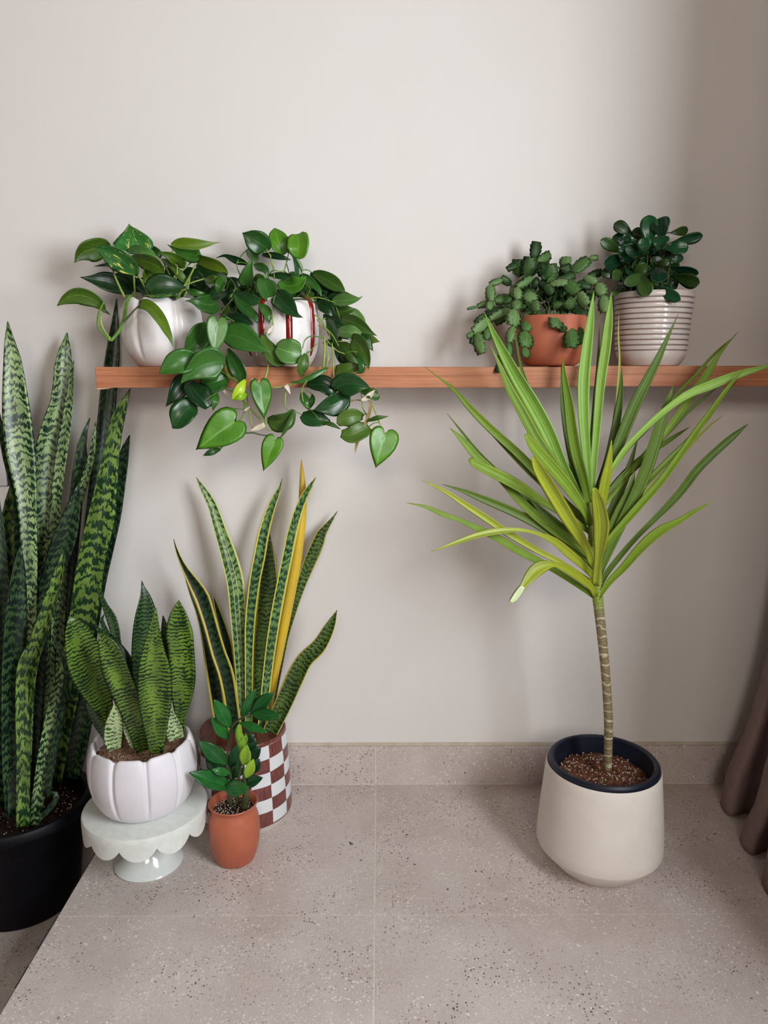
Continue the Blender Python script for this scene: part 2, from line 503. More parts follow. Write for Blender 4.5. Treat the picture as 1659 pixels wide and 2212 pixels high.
def resample(pts, n):
    """Catmull-Rom through tuples, n+1 samples roughly even in xy arc length"""
    m = len(pts)
    dens = []
    for i in range(m - 1):
        a, b = pts[i], pts[i + 1]
        p0 = pts[i - 1] if i else tuple(2 * x - y for x, y in zip(a, b))
        p3 = pts[i + 2] if i + 2 < m else tuple(2 * y - x for x, y in zip(a, b))
        for k in range(8):
            t = k / 8
            dens.append(tuple(cr(p0[j], a[j], b[j], p3[j], t) for j in range(len(a))))
    dens.append(tuple(pts[-1]))
    acc = [0.0]
    for a, b in zip(dens, dens[1:]):
        acc.append(acc[-1] + math.hypot(b[0] - a[0], b[1] - a[1]) + 1e-6)
    out, j = [], 0
    for i in range(n + 1):
        s = acc[-1] * i / n
        while j < len(acc) - 2 and acc[j + 1] < s:
            j += 1
        t = min(1, max(0, (s - acc[j]) / (acc[j + 1] - acc[j])))
        out.append(tuple(x + (y - x) * t for x, y in zip(dens[j], dens[j + 1])))
    return out


def grid_closed(rows, rows_b, uvr):
    """closed thin blade from matching top / bottom rows (edge points shared)"""
    n, m = len(rows), len(rows[0])
    V, UV, F, FM = [], [], [], []
    top, bot = [], []
    for i in range(n):
        t, b = [], []
        for j in range(m):
            t.append(len(V))
            V.append(rows[i][j])
            UV.append(uvr[i][j])
            if j in (0, m - 1):
                b.append(t[-1])
            else:
                b.append(len(V))
                V.append(rows_b[i][j])
                UV.append(uvr[i][j])
        top.append(t)
        bot.append(b)
    for i in range(n - 1):
        for j in range(m - 1):
            F.append((top[i][j], top[i][j + 1], top[i + 1][j + 1], top[i + 1][j]))
            FM.append(0)
            F.append((bot[i][j], bot[i + 1][j], bot[i + 1][j + 1], bot[i][j + 1]))
            FM.append(1)
    for i in (0, n - 1):
        F.append(tuple(top[i][:] + bot[i][-2:0:-1]) if i else tuple(top[i][::-1] + bot[i][1:-1]))
        FM.append(0)
    return V, F, UV, FM


def blade(parent, pts, y0, y1, mat, roll=0.0, roll2=None, chan=0.25, thick=0.0012, n=16, nu=6, bulge=0.0, name='leaf', uvm=False, wave=0.0, back=None):
    """leaf whose midrib passes the pixel points (x, y, width); y0 -> y1 is its distance from the wall plane.
    chan > 0 cups the blade towards the viewer side, roll turns it about its midrib."""
    o0 = org(parent)
    sm = resample(pts, n)
    roll2 = roll if roll2 is None else roll2
    # cumulative length for v and depth
    cum = [0.0]
    for a, b in zip(sm, sm[1:]):
        cum.append(cum[-1] + math.hypot(b[0] - a[0], b[1] - a[1]))
    sp, ws = [], []
    for (x, y, w), s in zip(sm, cum):
        t = s / cum[-1]
        yy = y0 + (y1 - y0) * t + bulge * math.sin(math.pi * t)
        p = P(x, y, yy)
        sp.append(p)
        ws.append(max(w, 0.6) * mpp(p))
    L = [0.0]
    for a, b in zip(sp, sp[1:]):
        L.append(L[-1] + (b - a).length)
    ph = random.random() * 6
    rows, rowb, uvr = [], [], []
    for i in range(n + 1):
        t = i / n
        T = (sp[min(i + 1, n)] - sp[max(i - 1, 0)]).normalized()
        V = (sp[i] - CAM).normalized()
        Sd = T.cross(V)
        if Sd.length < 1e-4:
            Sd = Vector((1, 0, 0))
        Sd.normalize()
        N = Sd.cross(T).normalized()
        if N.dot(V) > 0:
            N = -N
            Sd = -Sd
        a = math.radians(roll + (roll2 - roll) * t)
        Sr = Sd * math.cos(a) + N * math.sin(a)
        Nr = N * math.cos(a) - Sd * math.sin(a)
        hw = ws[i] / 2 / max(0.45, abs(math.cos(a)))
        r1, r2, uu = [], [], []
        for j in range(nu + 1):
            u = j / nu
            q = 2 * u - 1
            h = chan * hw * (q * q - 0.35)
            if wave:
                h += wave * hw * abs(q) ** 3 * math.sin(t * 14 + ph + (1.7 if q > 0 else 0))
            p = sp[i] + Sr * (q * hw) + Nr * h
            th = min(thick, hw * 0.5) * (1 - q * q)
            r1.append(p + Nr * (th * 0.5) - o0)
            r2.append(p - Nr * (th * 0.5) - o0)
            uu.append((u, L[i] if uvm else t))
        rows.append(r1)
        rowb.append(r2)
        uvr.append(uu)
    V, F, UV, FM = grid_closed(rows, rowb, uvr)
    if back is None:
        return link(name, V, F, mat, parent, uvs=UV)
    return link(name, V, F, [mat, back], parent, uvs=UV, fmat=FM)


HEART = [(1.0, 0.0), (0.94, 0.035), (0.84, 0.12), (0.70, 0.235), (0.54, 0.35), (0.36, 0.445), (0.18, 0.495), (0.02, 0.495),
         (-0.11, 0.435), (-0.19, 0.32), (-0.215, 0.19), (-0.17, 0.085), (-0.06, 0.02)]


def heart(parent, b, t, w, yb, yt, mat, roll=0.0, fold=0.18, curl=0.12, name='leaf', thick=0.0008, wavy=0.05):
    """heart-shaped leaf: petiole joint at pixel b, tip at pixel t, w wide in pixels"""
    o0 = org(parent)
    pb, pt = P(b[0], b[1], yb), P(t[0], t[1], yt)
    Lv = pt - pb
    ln = Lv.length
    T = Lv.normalized()
    V = (pb - CAM).normalized()
    Sd = T.cross(V).normalized()
    N = Sd.cross(T).normalized()
    if N.dot(V) > 0:
        N, Sd = -N, -Sd
    a = math.radians(roll)
    Sr = Sd * math.cos(a) + N * math.sin(a)
    Nr = N * math.cos(a) - Sd * math.sin(a)
    hw = w * mpp(pb) / max(0.5, abs(math.cos(a)))
    out = HEART + [(x, -y) for x, y in HEART[::-1][:-1]]
    k = len(out)
    rings = (0.0, 0.3, 0.55, 0.8, 1.0)
    ph = random.random() * 6

    def pos(x, y):
        h = fold * abs(y) * hw - curl * ln * (x - 0.25) ** 2
        h += wavy * ln * abs(y) * math.sin(x * 9 + ph + (1 if y > 0 else 0))
        return pb + T * (x * ln) + Sr * (y * hw) + Nr * h
    V1, V2, UV, F, FM = [], [], [], [], []
    idx = {}
    VV = []

    def add(p, uv):
        VV.append(p - o0)
        UV.append(uv)
        return len(VV) - 1
    tops, bots = [], []
    cx = 0.12
    c_t = add(pos(cx, 0) + Nr * thick * 0.5, (0.5, cx))
    c_b = add(pos(cx, 0) - Nr * thick * 0.5, (0.5, cx))
    for r in rings[1:]:
        tr, br = [], []
        for (x, y) in out:
            xx, yy = cx + (x - cx) * r, y * r
            p = pos(xx, yy)
            uv = (0.5 + yy, xx)
            if r == 1.0:
                i = add(p, uv)
                tr.append(i)
                br.append(i)
            else:
                tr.append(add(p + Nr * thick * 0.5, uv))
                br.append(add(p - Nr * thick * 0.5, uv))
        tops.append(tr)
        bots.append(br)
    for i in range(k):
        j = (i + 1) % k
        F.append((c_t, tops[0][i], tops[0][j]))
        F.append((c_b, bots[0][j], bots[0][i]))
        for q in range(len(tops) - 1):
            F.append((tops[q][i], tops[q + 1][i], tops[q + 1][j], tops[q][j]))
            F.append((bots[q][i], bots[q][j], bots[q + 1][j], bots[q + 1][i]))
    return link(name, VV, F, mat, parent, uvs=UV)


def tube_vf(pts, rad, n=8):
    m = len(pts)
    V, F = [], []
    up = Vector((0.13, 0.9, 0.41)).normalized()
    for i in range(m):
        T = (pts[min(i + 1, m - 1)] - pts[max(i - 1, 0)]).normalized()
        A = T.cross(up)
        if A.length < 0.05:
            A = T.cross(Vector((1, 0, 0)))
        A.normalize()
        B = T.cross(A).normalized()
        r = rad[i] if isinstance(rad, (list, tuple)) else rad
        for k in range(n):
            a = 2 * math.pi * k / n
            V.append(pts[i] + A * (math.cos(a) * r) + B * (math.sin(a) * r))
    for i in range(m - 1):
        for k in range(n):
            k2 = (k + 1) % n
            F.append((i * n + k, i * n + k2, (i + 1) * n + k2, (i + 1) * n + k))
    F.append(tuple(range(n))[::-1])
    F.append(tuple((m - 1) * n + k for k in range(n)))
    return V, F


def stem(parent, pix, y0, y1, mat, name='stem', n=14, ns=8):
    """tube through pixel points (x, y, width)"""
    o0 = org(parent)
    sm = resample(pix, n)
    pts, rad = [], []
    for i, (x, y, w) in enumerate(sm):
        p = P(x, y, y0 + (y1 - y0) * i / n)
        rad.append(max(w, 1.0) * mpp(p) / 2)
        pts.append(p - o0)
    V, F = tube_vf(pts, rad, ns)
    return link(name, V, F, mat, parent)


def stem3(parent, pts, rad, mat, name='stem', ns=7):
    o0 = org(parent)
    V, F = tube_vf([Vector(p) - o0 for p in pts], rad, ns)
    return link(name, V, F, mat, parent)


def lathe_vf(prof, n=64, mod=None):
    """prof: (r, z) list, open; mod(theta, r, z, i) -> (r, z)"""
    V, F = [], []
    for i, (r, z) in enumerate(prof):
        for k in range(n):
            a = 2 * math.pi * k / n
            rr, zz = mod(a, r, z, i) if mod else (r, z)
            V.append((rr * math.cos(a), rr * math.sin(a), zz))
    for i in range(len(prof) - 1):
        for k in range(n):
            k2 = (k + 1) % n
            F.append((i * n + k, i * n + k2, (i + 1) * n + k2, (i + 1) * n + k))
    F.append(tuple(range(n))[::-1])
    F.append(tuple((len(prof) - 1) * n + k for k in range(n)))
    return V, F


def lathe(name, prof, mat, parent, n=64, mod=None, fmat=None, sharp=34):
    V, F = lathe_vf(prof, n, mod)
    fm = None
    if fmat:
        fm = []
        for i in range(len(prof) - 1):
            fm += [fmat(i)] * n
        fm += [0, 0]
    o = link(name, V, F, mat, parent, fmat=fm)
    o.data.set_sharp_from_angle(angle=math.radians(sharp))
    return o


def spl(prof, k=4):
    """smooth a lathe profile"""
    out = []
    m = len(prof)
    for i in range(m - 1):
        a, b = prof[i], prof[i + 1]
        p0 = prof[i - 1] if i else a
        p3 = prof[i + 2] if i + 2 < m else b
        for s in range(k):
            out.append(tuple(cr(p0[j], a[j], b[j], p3[j], s / k) for j in (0, 1)))
    out.append(prof[-1])
    return out


def soil(parent, r, z, mat, n_grain=0, amp=0.006, gsize=0.0022, name='soil'):
    V, F = [(0, 0, z + 0.004)], []
    nr, na = 9, 40
    for i in range(1, nr + 1):
        for k in range(na):
            a = 2 * math.pi * k / na
            rr = r * i / nr
            x, y = rr * math.cos(a), rr * math.sin(a)
            h = mnoise.noise(Vector((x * 40, y * 40, r * 100))) * amp + mnoise.noise(Vector((x * 160, y * 160, 3))) * amp * 0.5
            V.append((x, y, z + h))
    for k in range(na):
        F.append((0, 1 + k, 1 + (k + 1) % na))
    for i in range(nr - 1):
        for k in range(na):
            k2 = (k + 1) % na
            F.append((1 + i * na + k, 1 + (i + 1) * na + k, 1 + (i + 1) * na + k2, 1 + i * na + k2))
    nb = len(V)
    for k in range(na):
        a = 2 * math.pi * k / na
        V.append((r * math.cos(a), r * math.sin(a), z - 0.02))
        F.append((1 + (nr - 1) * na + k, nb + k, nb + (k + 1) % na, 1 + (nr - 1) * na + (k + 1) % na))
    F.append(tuple(nb + k for k in range(na))[::-1])
    o = link(name, V, F, mat, parent)
    if n_grain:
        parts = []
        for i in range(n_grain):
            a, q = random.random() * 6.283, r * 0.97 * math.sqrt(random.random())
            x, y = q * math.cos(a), q * math.sin(a)
            h = mnoise.noise(Vector((x * 40, y * 40, r * 100))) * amp + mnoise.noise(Vector((x * 160, y * 160, 3))) * amp * 0.5
            s = gsize * random.uniform(0.4, 1.1)
            rot = Matrix.Rotation(random.random() * 6, 3, Vector((random.random() - .5, random.random() - .5, random.random())).normalized())
            v = [rot @ Vector(p) * s for p in ((1, 0, 0), (-.9, .2, 0), (0.1, 1, .1), (0, -.8, 0), (0, 0, .8), (.1, 0, -.8))]
            v = [(p.x + x, p.y + y, p.z + z + h + s * 0.3) for p in v]
            parts.append((v, [(0, 2, 4), (2, 1, 4), (1, 3, 4), (3, 0, 4), (2, 0, 5), (1, 2, 5), (3, 1, 5), (0, 3, 5)]))
        V, F = join_vf(parts)
        g = link('perlite_grains', V, F, M['perlite'], parent, smooth=False)
        g['kind'] = 'stuff'
    return o


def scl(ox, oy, s):
    """reader for coordinates taken from an enlarged crop: flat (x, y, w, ...) list -> frame pixels"""
    def f(*a):
        return [(ox + a[i] / s, oy + a[i + 1] / s, a[i + 2] / s) for i in range(0, len(a), 3)]
    return f


def scl2(ox, oy, s):
    def f(x, y):
        return (ox + x / s, oy + y / s)
    return f


# ================================================================== STRUCTURE
STEP = 0.158
EDGE = -0.6
# back wall
struct(box('wall_back', XL - 0.1, XR + 0.12, 0.0, 0.12, -STEP - 0.1, ZC + 0.1, M['wall']))
V, F = box_vf(EDGE, XR, -0.0035, 0.0, 0.1035, 0.111)
struct(link('trim_1', V, F, M['caulk'], smooth=False))
# side walls, rear wall, ceiling (outside the frame, they hold the daylight)
struct(box('wall_left', XL - 0.1, XL, YB, 0.0, -STEP - 0.1, ZC, M['room_wall']))
WY0, WY1, WZ0, WZ1 = -0.97, -2.55, 0.88, 1.84
parts = [box_vf(XR, XR + 0.12, WY0, 0.0, -0.1, ZC), box_vf(XR, XR + 0.12, YB, WY1, -0.1, ZC), box_vf(XR, XR + 0.12, WY1, WY0, WZ1, ZC), box_vf(XR, XR + 0.12, WY1, WY0, -0.1, WZ0)]
V, F = join_vf(parts)
struct(link('wall_right', V, F, M['room_wall'], smooth=False))
parts = [box_vf(XL, -0.5, YB - 0.12, YB, -STEP - 0.1, ZC), box_vf(1.5, XR + 0.12, YB - 0.12, YB, -0.1, ZC) if XR > 1.5 else box_vf(0.9, XR + 0.12, YB - 0.12, YB, -0.1, ZC),
         box_vf(-0.5, 0.9, YB - 0.12, YB, 2.5, ZC), box_vf(-0.5, 0.9, YB - 0.12, YB, -0.1, 1.7)]
V, F = join_vf(parts)
struct(link('wall_rear', V, F, M['room_wall'], smooth=False))
struct(box('ceiling', XL - 0.1, XR + 0.12, YB - 0.12, 0.0, ZC, ZC + 0.1, M['room_wall']))


def window_frame(nm, pts_boxes):
    V, F = join_vf(pts_boxes)
    return struct(link(nm, V, F, M['frame'], smooth=False))


fw = 0.05
xm = XR + 0.06
window_frame('window_1', [box_vf(xm - .02, xm + .02, WY0 - fw, WY0, WZ0, WZ1), box_vf(xm - .02, xm + .02, WY1, WY1 + fw, WZ0, WZ1),
                          box_vf(xm - .02, xm + .02, WY1, WY0, WZ1 - fw, WZ1), box_vf(xm - .02, xm + .02, WY1, WY0, WZ0, WZ0 + fw)])
ym = YB - 0.06
window_frame('window_2', [box_vf(-.5, -.5 + fw, ym - .02, ym + .02, 1.7, 2.5), box_vf(.9 - fw, .9, ym - .02, ym + .02, 1.7, 2.5),
                          box_vf(-.5, .9, ym - .02, ym + .02, 1.7, 1.7 + fw), box_vf(-.5, .9, ym - .02, ym + .02, 2.5 - fw, 2.5)])
# raised floor: grout bed, then every tile
G = 0.0015
ROW = [0.0, -0.464, -1.064, -1.664, -2.264, -2.864, -3.464, -4.064, YB]
floor = struct(box('floor', EDGE + 0.004, XR + 0.12, YB - 0.12, 0.0, -STEP - 0.08, -0.0003, M['grout']))
for ci, (xa, xb) in enumerate(((EDGE, 0.0), (0.0, 0.6), (0.6, XR))):
    for ra, rb in zip(ROW, ROW[1:]):
        gr = 0.0005 if xb > 0.1 else G
        gl = 0.0005 if xa > 0.1 else G
        box('tile', xa + (gl if xa > EDGE else 0), xb - (gr if xb != 0.0 else G), rb + 0.0004, ra - 0.0004, -0.02, 0.0, M['tile'], floor, bev=0.0006)
# lower floor on the left
low = struct(box('floor_lower', XL - 0.1, EDGE + 0.004, YB - 0.12, 0.0, -STEP - 0.1, -STEP - 0.0005, M['grout']))
for xa, xb in ((-1.2, EDGE), (-1.8, -1.2), (-2.4, -1.8), (XL, -2.4)):
    for ra, rb in zip(ROW, ROW[1:]):
        box('tile', xa + G, xb - G, rb + G, ra - G, -STEP - 0.02, -STEP, M['tile'], low, bev=0.0006)
# ragged mortar along the step edge
random.seed(3)
parts = []
y = 0.0
while y > -1.6:
    ln = random.uniform(0.012, 0.05)
    parts.append(box_vf(EDGE - random.uniform(0.0012, 0.0045), EDGE + 0.002, y - ln, y, -0.03, random.uniform(-0.006, -0.001)))
    y -= ln
V, F = join_vf(parts)
struct(link('trim_2', V, F, M['edge_grout'], smooth=False))
# tiled skirting
bb = struct(box('baseboard_back', EDGE, XR, -0.0064, 0.0, 0.0, 0.1025, M['grout']))
for xa, xb in ((EDGE, 0.0), (0.0, 0.6), (0.6, XR)):
    box('tile', xa + (G if xa > EDGE else 0), xb - G, -0.007, -0.001, 0.0026, 0.103, M['tile'], bb, bev=0.0008)
bl = struct(box('baseboard_lower', XL, EDGE - 0.001, -0.0012, 0.0, -STEP, -STEP + 0.1025, M['grout']))
for xa, xb in ((-1.2, EDGE), (-1.8, -1.2), (-2.4, -1.8), (XL, -2.4)):
    box('tile', xa + G, xb - G, -0.007, -0.001, -STEP + 0.0014, -STEP + 0.103, M['tile'], bl, bev=0.0008)

# ================================================================== SHELF
SY0, SY1 = -0.045, -0.19
ztop = P(700, 792.5, SY1).z
zbot = P(700, 837.5, SY1).z
xl = P(206, 812, SY1).x
xj = P(1212, 812, SY1).x
sh = thing('wall_shelf', 'long reddish wooden wall shelf of two planks carrying four potted plants', 'shelf', ((xl + xj) / 2, (SY0 + SY1) / 2, ztop))


def plank(x0, x1, dz):
    o0 = ORG[sh.name]
    v, f = box_vf(x0 - o0.x, x1 - o0.x, SY1 - o0.y, SY0 - o0.y, zbot - ztop + dz, dz, 0.0012)
    pl = link('plank', v, f, M['wood'], sh, smooth=False)
    return pl


pl1 = plank(xl, xj - 0.0006, 0.0)
pl2 = plank(xj + 0.0006, XR - 0.001, 0.0022)
o0 = ORG[sh.name]
for pl, (xa, xb), dz in ((pl1, (xl, xj), 0), (pl2, (xj, XR), 0.0022)):     # fine glue line along the front
    v, f = box_vf(xa - o0.x + .001, xb - o0.x - .002, SY1 - o0.y - 0.0004, SY1 - o0.y + 0.002, -0.0178 + dz, -0.0170 + dz)
    link('glue_line', v, f, plain('glue_line', srgb(150, 88, 58), 0.6), pl, smooth=False)
v = [(0.001, 0, 0), (0.034, 0, 0), (0.001, 0.03, 0), (0.034, 0.03, 0), (0.001, 0.002, -0.0042), (0.014, 0.002, -0.0036), (0.001, 0.03, -0.004), (0.014, 0.03, -0.003)]
v = [(xl - o0.x + a, SY1 - o0.y + b + 0.001, zbot - ztop + c + 0.0004) for a, b, c in v]
link('torn_edge', v, [(0, 1, 3, 2), (4, 6, 7, 5), (0, 4, 5, 1), (2, 3, 7, 6), (0, 2, 6, 4), (1, 5, 7, 3)], M['splinter'], pl1, smooth=False)
for x in (xl + 0.22, xj - 0.1, XR - 0.2):
    stem3(sh, [(x, 0.0, (ztop + zbot) / 2), (x, SY0 - 0.05, (ztop + zbot) / 2)], 0.006, M['metal'], 'support_rod')

# ================================================================== CURTAIN
ct = thing('curtain', 'mauve grey fabric curtain hanging in folds to the floor in the corner', 'curtain', (0.9, -0.3, 0.0))
ns, nz = 180, 26
V, F = [], []
o0 = ORG[ct.name]
for i in range(nz + 1):
    z = 0.003 + 2.42 * (i / nz) ** 1.6
    fl = math.exp(-(z / 0.30) ** 1.3)
    for k in range(ns + 1):
        s = k / ns
        yy = -0.035 - s * 0.87
        ph = s * 2 * math.pi * 6.2 + 1.13
        amp = 0.026 + 0.02 * fl
        x = 0.955 - 0.082 * fl + amp * math.sin(ph) - 0.13 * s
        yy += 0.022 * math.sin(ph * 2 + 0.6) * (0.5 + 0.5 * fl)
        x += 0.010 * math.exp(-((z - 0.09) / 0.05) ** 2) * math.cos(ph * 0.5 + 1.0)
        V.append((x - o0.x, yy - o0.y, z))
for i in range(nz):
    for k in range(ns):
        a = i * (ns + 1) + k
        F.append((a, a + 1, a + ns + 2, a + ns + 1))
cp = link('panel', V, F, M['curtain'], ct)
md = cp.modifiers.new('thickness', 'SOLIDIFY')
md.thickness = 0.003
stem3(ct, [(0.948, -0.002, 2.43), (0.81, -0.93, 2.43)], 0.012, M['metal'], 'rod', 10)

# ================================================================== WALL PLATE, TWIG
q = P(13.5, 1050, -0.012)
wp = thing('wall_plate', 'flat white cover plate on the wall at the left edge behind tall leaves', 'wall plate', (q.x - 0.075, 0, q.z))
v, f = box_vf(-0.075, 0.075, -0.012, -0.003, 0.0, 0.12, 0.002)
link('cover', v, f, M['plastic_white'], wp, smooth=False)
v, f = box_vf(-0.0765, 0.0765, -0.0035, -0.0005, -0.0016, 0.1216)
link('shadow_strip', v, f, M['gap_shadow'], wp, smooth=False)  # dark strip, painted as the shadow gap around the cover


def floor_pt(px, py, z=0.0):
    r = ray(px, py)
    return CAM + r * ((z - CAM.z) / r.z)


a = floor_pt(757, 1822)
tw = thing('twig', 'tiny dark dried twig lying on the bare floor tiles', 'twig', a)
stem3(tw, [a + Vector((-0.002, 0.004, 0.0012)), a + Vector((0, 0, 0.0012)), a + Vector((0.006, -0.004, 0.0012))], 0.001, M['dead_tip'], 'stalk', 5)
stem3(tw, [a + Vector((0, 0, 0.0012)), a + Vector((0.001, -0.007, 0.0012))], 0.0008, M['dead_tip'], 'side_shoot', 5)

# ================================================================== POTS
def fac_dir(x, y):
    """angle (about z) pointing from a spot towards the camera"""
    return math.atan2(CAM.y - y, CAM.x - x)


def lobes(n, a0, depth, width, notch, ztop, zlow, bulge=0.0):
    def mod(a, r, z, i):
        d = (a - a0) % (2 * math.pi / n)
        d = min(d, 2 * math.pi / n - d)
        g = math.exp(-(d / width) ** 2)
        up = min(1.0, max(0.0, (z - zlow) / (0.25 * ztop)))
        rr = r * (1 - depth * g * up) * (1 + bulge * up * (math.cos(d * n - math.pi) * 0.5 + 0.5 - 0.5))
        k = min(1.0, max(0.0, (z - 0.72 * ztop) / (0.28 * ztop)))
        zz = z - notch * k * math.exp(-(d / (width * 2.2)) ** 2)
        return rr, zz
    return mod


random.seed(11)
# ---- dracaena (front right)
DX, DY = 0.451 + 0.0185, -0.304
dr = thing('potted_dracaena', 'tall dracaena with spiky yellow-green leaves in cream pot on the floor', 'potted plant', (DX, DY, 0))
lathe('pot', [(0.084, 0), (0.0875, 0.0015), (0.1272, 0.0465), (0.1284, 0.0495), (0.1281, 0.07), (0.1235, 0.13), (0.1165, 0.205), (0.1148, 0.221),
              (0.1135, 0.2235), (0.1118, 0.222), (0.111, 0.19), (0.108, 0.12)], M['matte_pot'], dr, 96)
lathe('nursery_liner', [(0.1085, 0.16), (0.1095, 0.214), (0.1115, 0.2225), (0.1112, 0.2285), (0.1075, 0.2325), (0.102, 0.2325), (0.0985, 0.2295), (0.0975, 0.221), (0.0945, 0.205), (0.0935, 0.17)], M['nursery'], dr, 80)
soil(dr, 0.0955, 0.196, M['soil'], 430, 0.008, 0.0026)
# ---- tall snake plant (far left)
FX, FY = -0.817 + 0.019, -0.20
fs = thing('potted_snake_plant', 'tallest snake plant with grey-green mottled leaves in large black pot at left', 'potted plant', (FX, FY, -STEP))
lathe('pot', [(0.114, 0), (0.118, 0.003), (0.142, 0.205), (0.1435, 0.214), (0.153, 0.217), (0.1585, 0.224), (0.1585, 0.236), (0.154, 0.243), (0.147, 0.2445), (0.142, 0.24), (0.138, 0.20), (0.136, 0.16)], M['black_pot'], fs, 80)
soil(fs, 0.139, 0.197, M['soil_dark'], 420, 0.012, 0.0026)
# ---- cake stand
CX, CY = -0.495 + 0.0185, -0.302
st = thing('cake_stand', 'white glazed cake stand with scalloped rim under the lobed white pot', 'cake stand', (CX, CY, 0))
lathe('pedestal', spl([(0.0675, 0), (0.0695, 0.002), (0.0690, 0.005), (0.056, 0.017), (0.043, 0.036), (0.034, 0.060), (0.032, 0.085), (0.036, 0.105), (0.046, 0.119)], 3), M['stand_gloss'], st, 72)
a0 = fac_dir(CX, CY) + math.radians(7)


def scal(a, r, z, i):
    if z > 0.1:
        return r, z
    d = abs(math.sin((a - a0) * 11 / 2)) ** 0.62
    return r, 0.110 - 0.025 * d


lathe('plate', [(0.03, 0.117), (0.117, 0.1165), (0.1175, 0.114), (0.1185, 0.08), (0.1225, 0.079), (0.1246, 0.081), (0.1254, 0.115), (0.1254, 0.128), (0.1235, 0.1322), (0.119, 0.1335), (0.03, 0.1335)], M['stand'], st, 220, scal)
# ---- dwarf snake plant in lobed white bowl on the stand
gs = thing('potted_dwarf_snake_plant', 'dwarf snake plant with broad banded leaves in lobed white pot on cake stand', 'potted plant', (CX, CY, 0.1336))
GZ = 0.1336
lathe('pot', spl([(0.062, 0), (0.068, 0.001), (0.084, 0.011), (0.098, 0.034), (0.1065, 0.068), (0.1075, 0.098), (0.1045, 0.124), (0.0995, 0.141), (0.0965, 0.1465), (0.0925, 0.147), (0.0895, 0.141), (0.0885, 0.11)], 3),
      M['glaze_lilac'], gs, 360, lobes(10, fac_dir(CX, CY) + math.radians(2.5), 0.055, 0.034, 0.008, 0.147, 0.012))
soil(gs, 0.092, 0.122, M['soil_pale'], 160, 0.006, 0.002)
# ---- variegated snake plant in chequered pot
KX, KY = -0.324 + 0.0193, -0.122
ks = thing('potted_variegated_snake_plant', 'yellow-edged snake plant in brown and white chequered pot against the wall', 'potted plant', (KX, KY, 0))
m, nt, b = new_mat('chequer_glaze')
co = obj_co(nt)
sp = nd(nt, 'ShaderNodeSeparateXYZ')
nt.links.new(co, sp.inputs[0])
ang = math_n(nt, 'ARCTAN2', sp.outputs[1], sp.outputs[0])
A0 = fac_dir(KX, KY) + math.radians(33.5)
wob = math_n(nt, 'MULTIPLY', math_n(nt, 'SUBTRACT', noise_n(nt, co, 30, 2), 0.5), 0.10)
cu = math_n(nt, 'ADD', math_n(nt, 'MULTIPLY', math_n(nt, 'SUBTRACT', ang, A0), 14 / (2 * math.pi)), 28.0)
cu = math_n(nt, 'ADD', cu, wob)
cv = math_n(nt, 'ADD', math_n(nt, 'DIVIDE', math_n(nt, 'SUBTRACT', sp.outputs[2], 0.0215), 0.0307), wob)
ck = math_n(nt, 'MODULO', math_n(nt, 'ADD', math_n(nt, 'FLOOR', cu), math_n(nt, 'FLOOR', math_n(nt, 'ADD', cv, 20.0))), 2.0)
mp = nd(nt, 'ShaderNodeMapping')
nt.links.new(co, mp.inputs[0])
mp.inputs['Scale'].default_value = (1, 1, 0.25)
br = mix_c(nt, ramp(nt, noise_n(nt, mp.outputs[0], 160, 3, 0.7), [(0.35, 0.0), (0.7, 1.0)]), srgb(96, 48, 50), srgb(138, 82, 70))
c = mix_c(nt, ck, srgb(228, 232, 236), br)
band = math_n(nt, 'MAXIMUM', math_n(nt, 'GREATER_THAN', sp.outputs[2], 0.2062), math_n(nt, 'MULTIPLY', math_n(nt, 'LESS_THAN', sp.outputs[2], 0.0217), math_n(nt, 'GREATER_THAN', sp.outputs[2], 0.0185)))
c = mix_c(nt, band, c, br)
c = mix_c(nt, math_n(nt, 'LESS_THAN', sp.outputs[2], 0.0185), c, srgb(204, 196, 188))
nt.links.new(c, b.inputs['Base Color'])
b.inputs['Roughness'].default_value = 0.28
M['chequer'] = m
lathe('pot', [(0.096, 0), (0.0985, 0.002), (0.1015, 0.014), (0.107, 0.0185), (0.1078, 0.024), (0.1065, 0.07), (0.102, 0.16), (0.0985, 0.206), (0.0978, 0.2115), (0.0965, 0.2138), (0.094, 0.2138), (0.0925, 0.211)], M['chequer'], ks, 96)
lathe('inner_wall', [(0.0925, 0.2122), (0.0918, 0.208), (0.0935, 0.16), (0.09, 0.15), (0.03, 0.15)], M['brown_glaze'], ks, 72)
soil(ks, 0.0905, 0.172, M['soil_dark'], 160, 0.006, 0.0024)
# ---- zz plant in terracotta jar
JX, JY = -0.316 + 0.0185, -0.29
zs = thing('potted_zz_plant', 'small glossy green plant in terracotta jar on the floor beside the cake stand', 'potted plant', (JX, JY, 0))
lathe('pot', spl([(0.036, 0), (0.039, 0.001), (0.0425, 0.007), (0.0495, 0.03), (0.0535, 0.056), (0.0538, 0.078), (0.0515, 0.098), (0.0465, 0.112), (0.0448, 0.118), (0.0465, 0.124), (0.0508, 0.1285), (0.0512, 0.1305), (0.0495, 0.1318), (0.0455, 0.128), (0.0415, 0.121), (0.0405, 0.11)], 3), M['terracotta_gloss'], zs, 80)
soil(zs, 0.0425, 0.114, M['soil_dark'], 260, 0.004, 0.0024)
# ---- shelf pots
SYC = -0.118


def shelf_spot(px):
    return P(px, 790, SYC).x


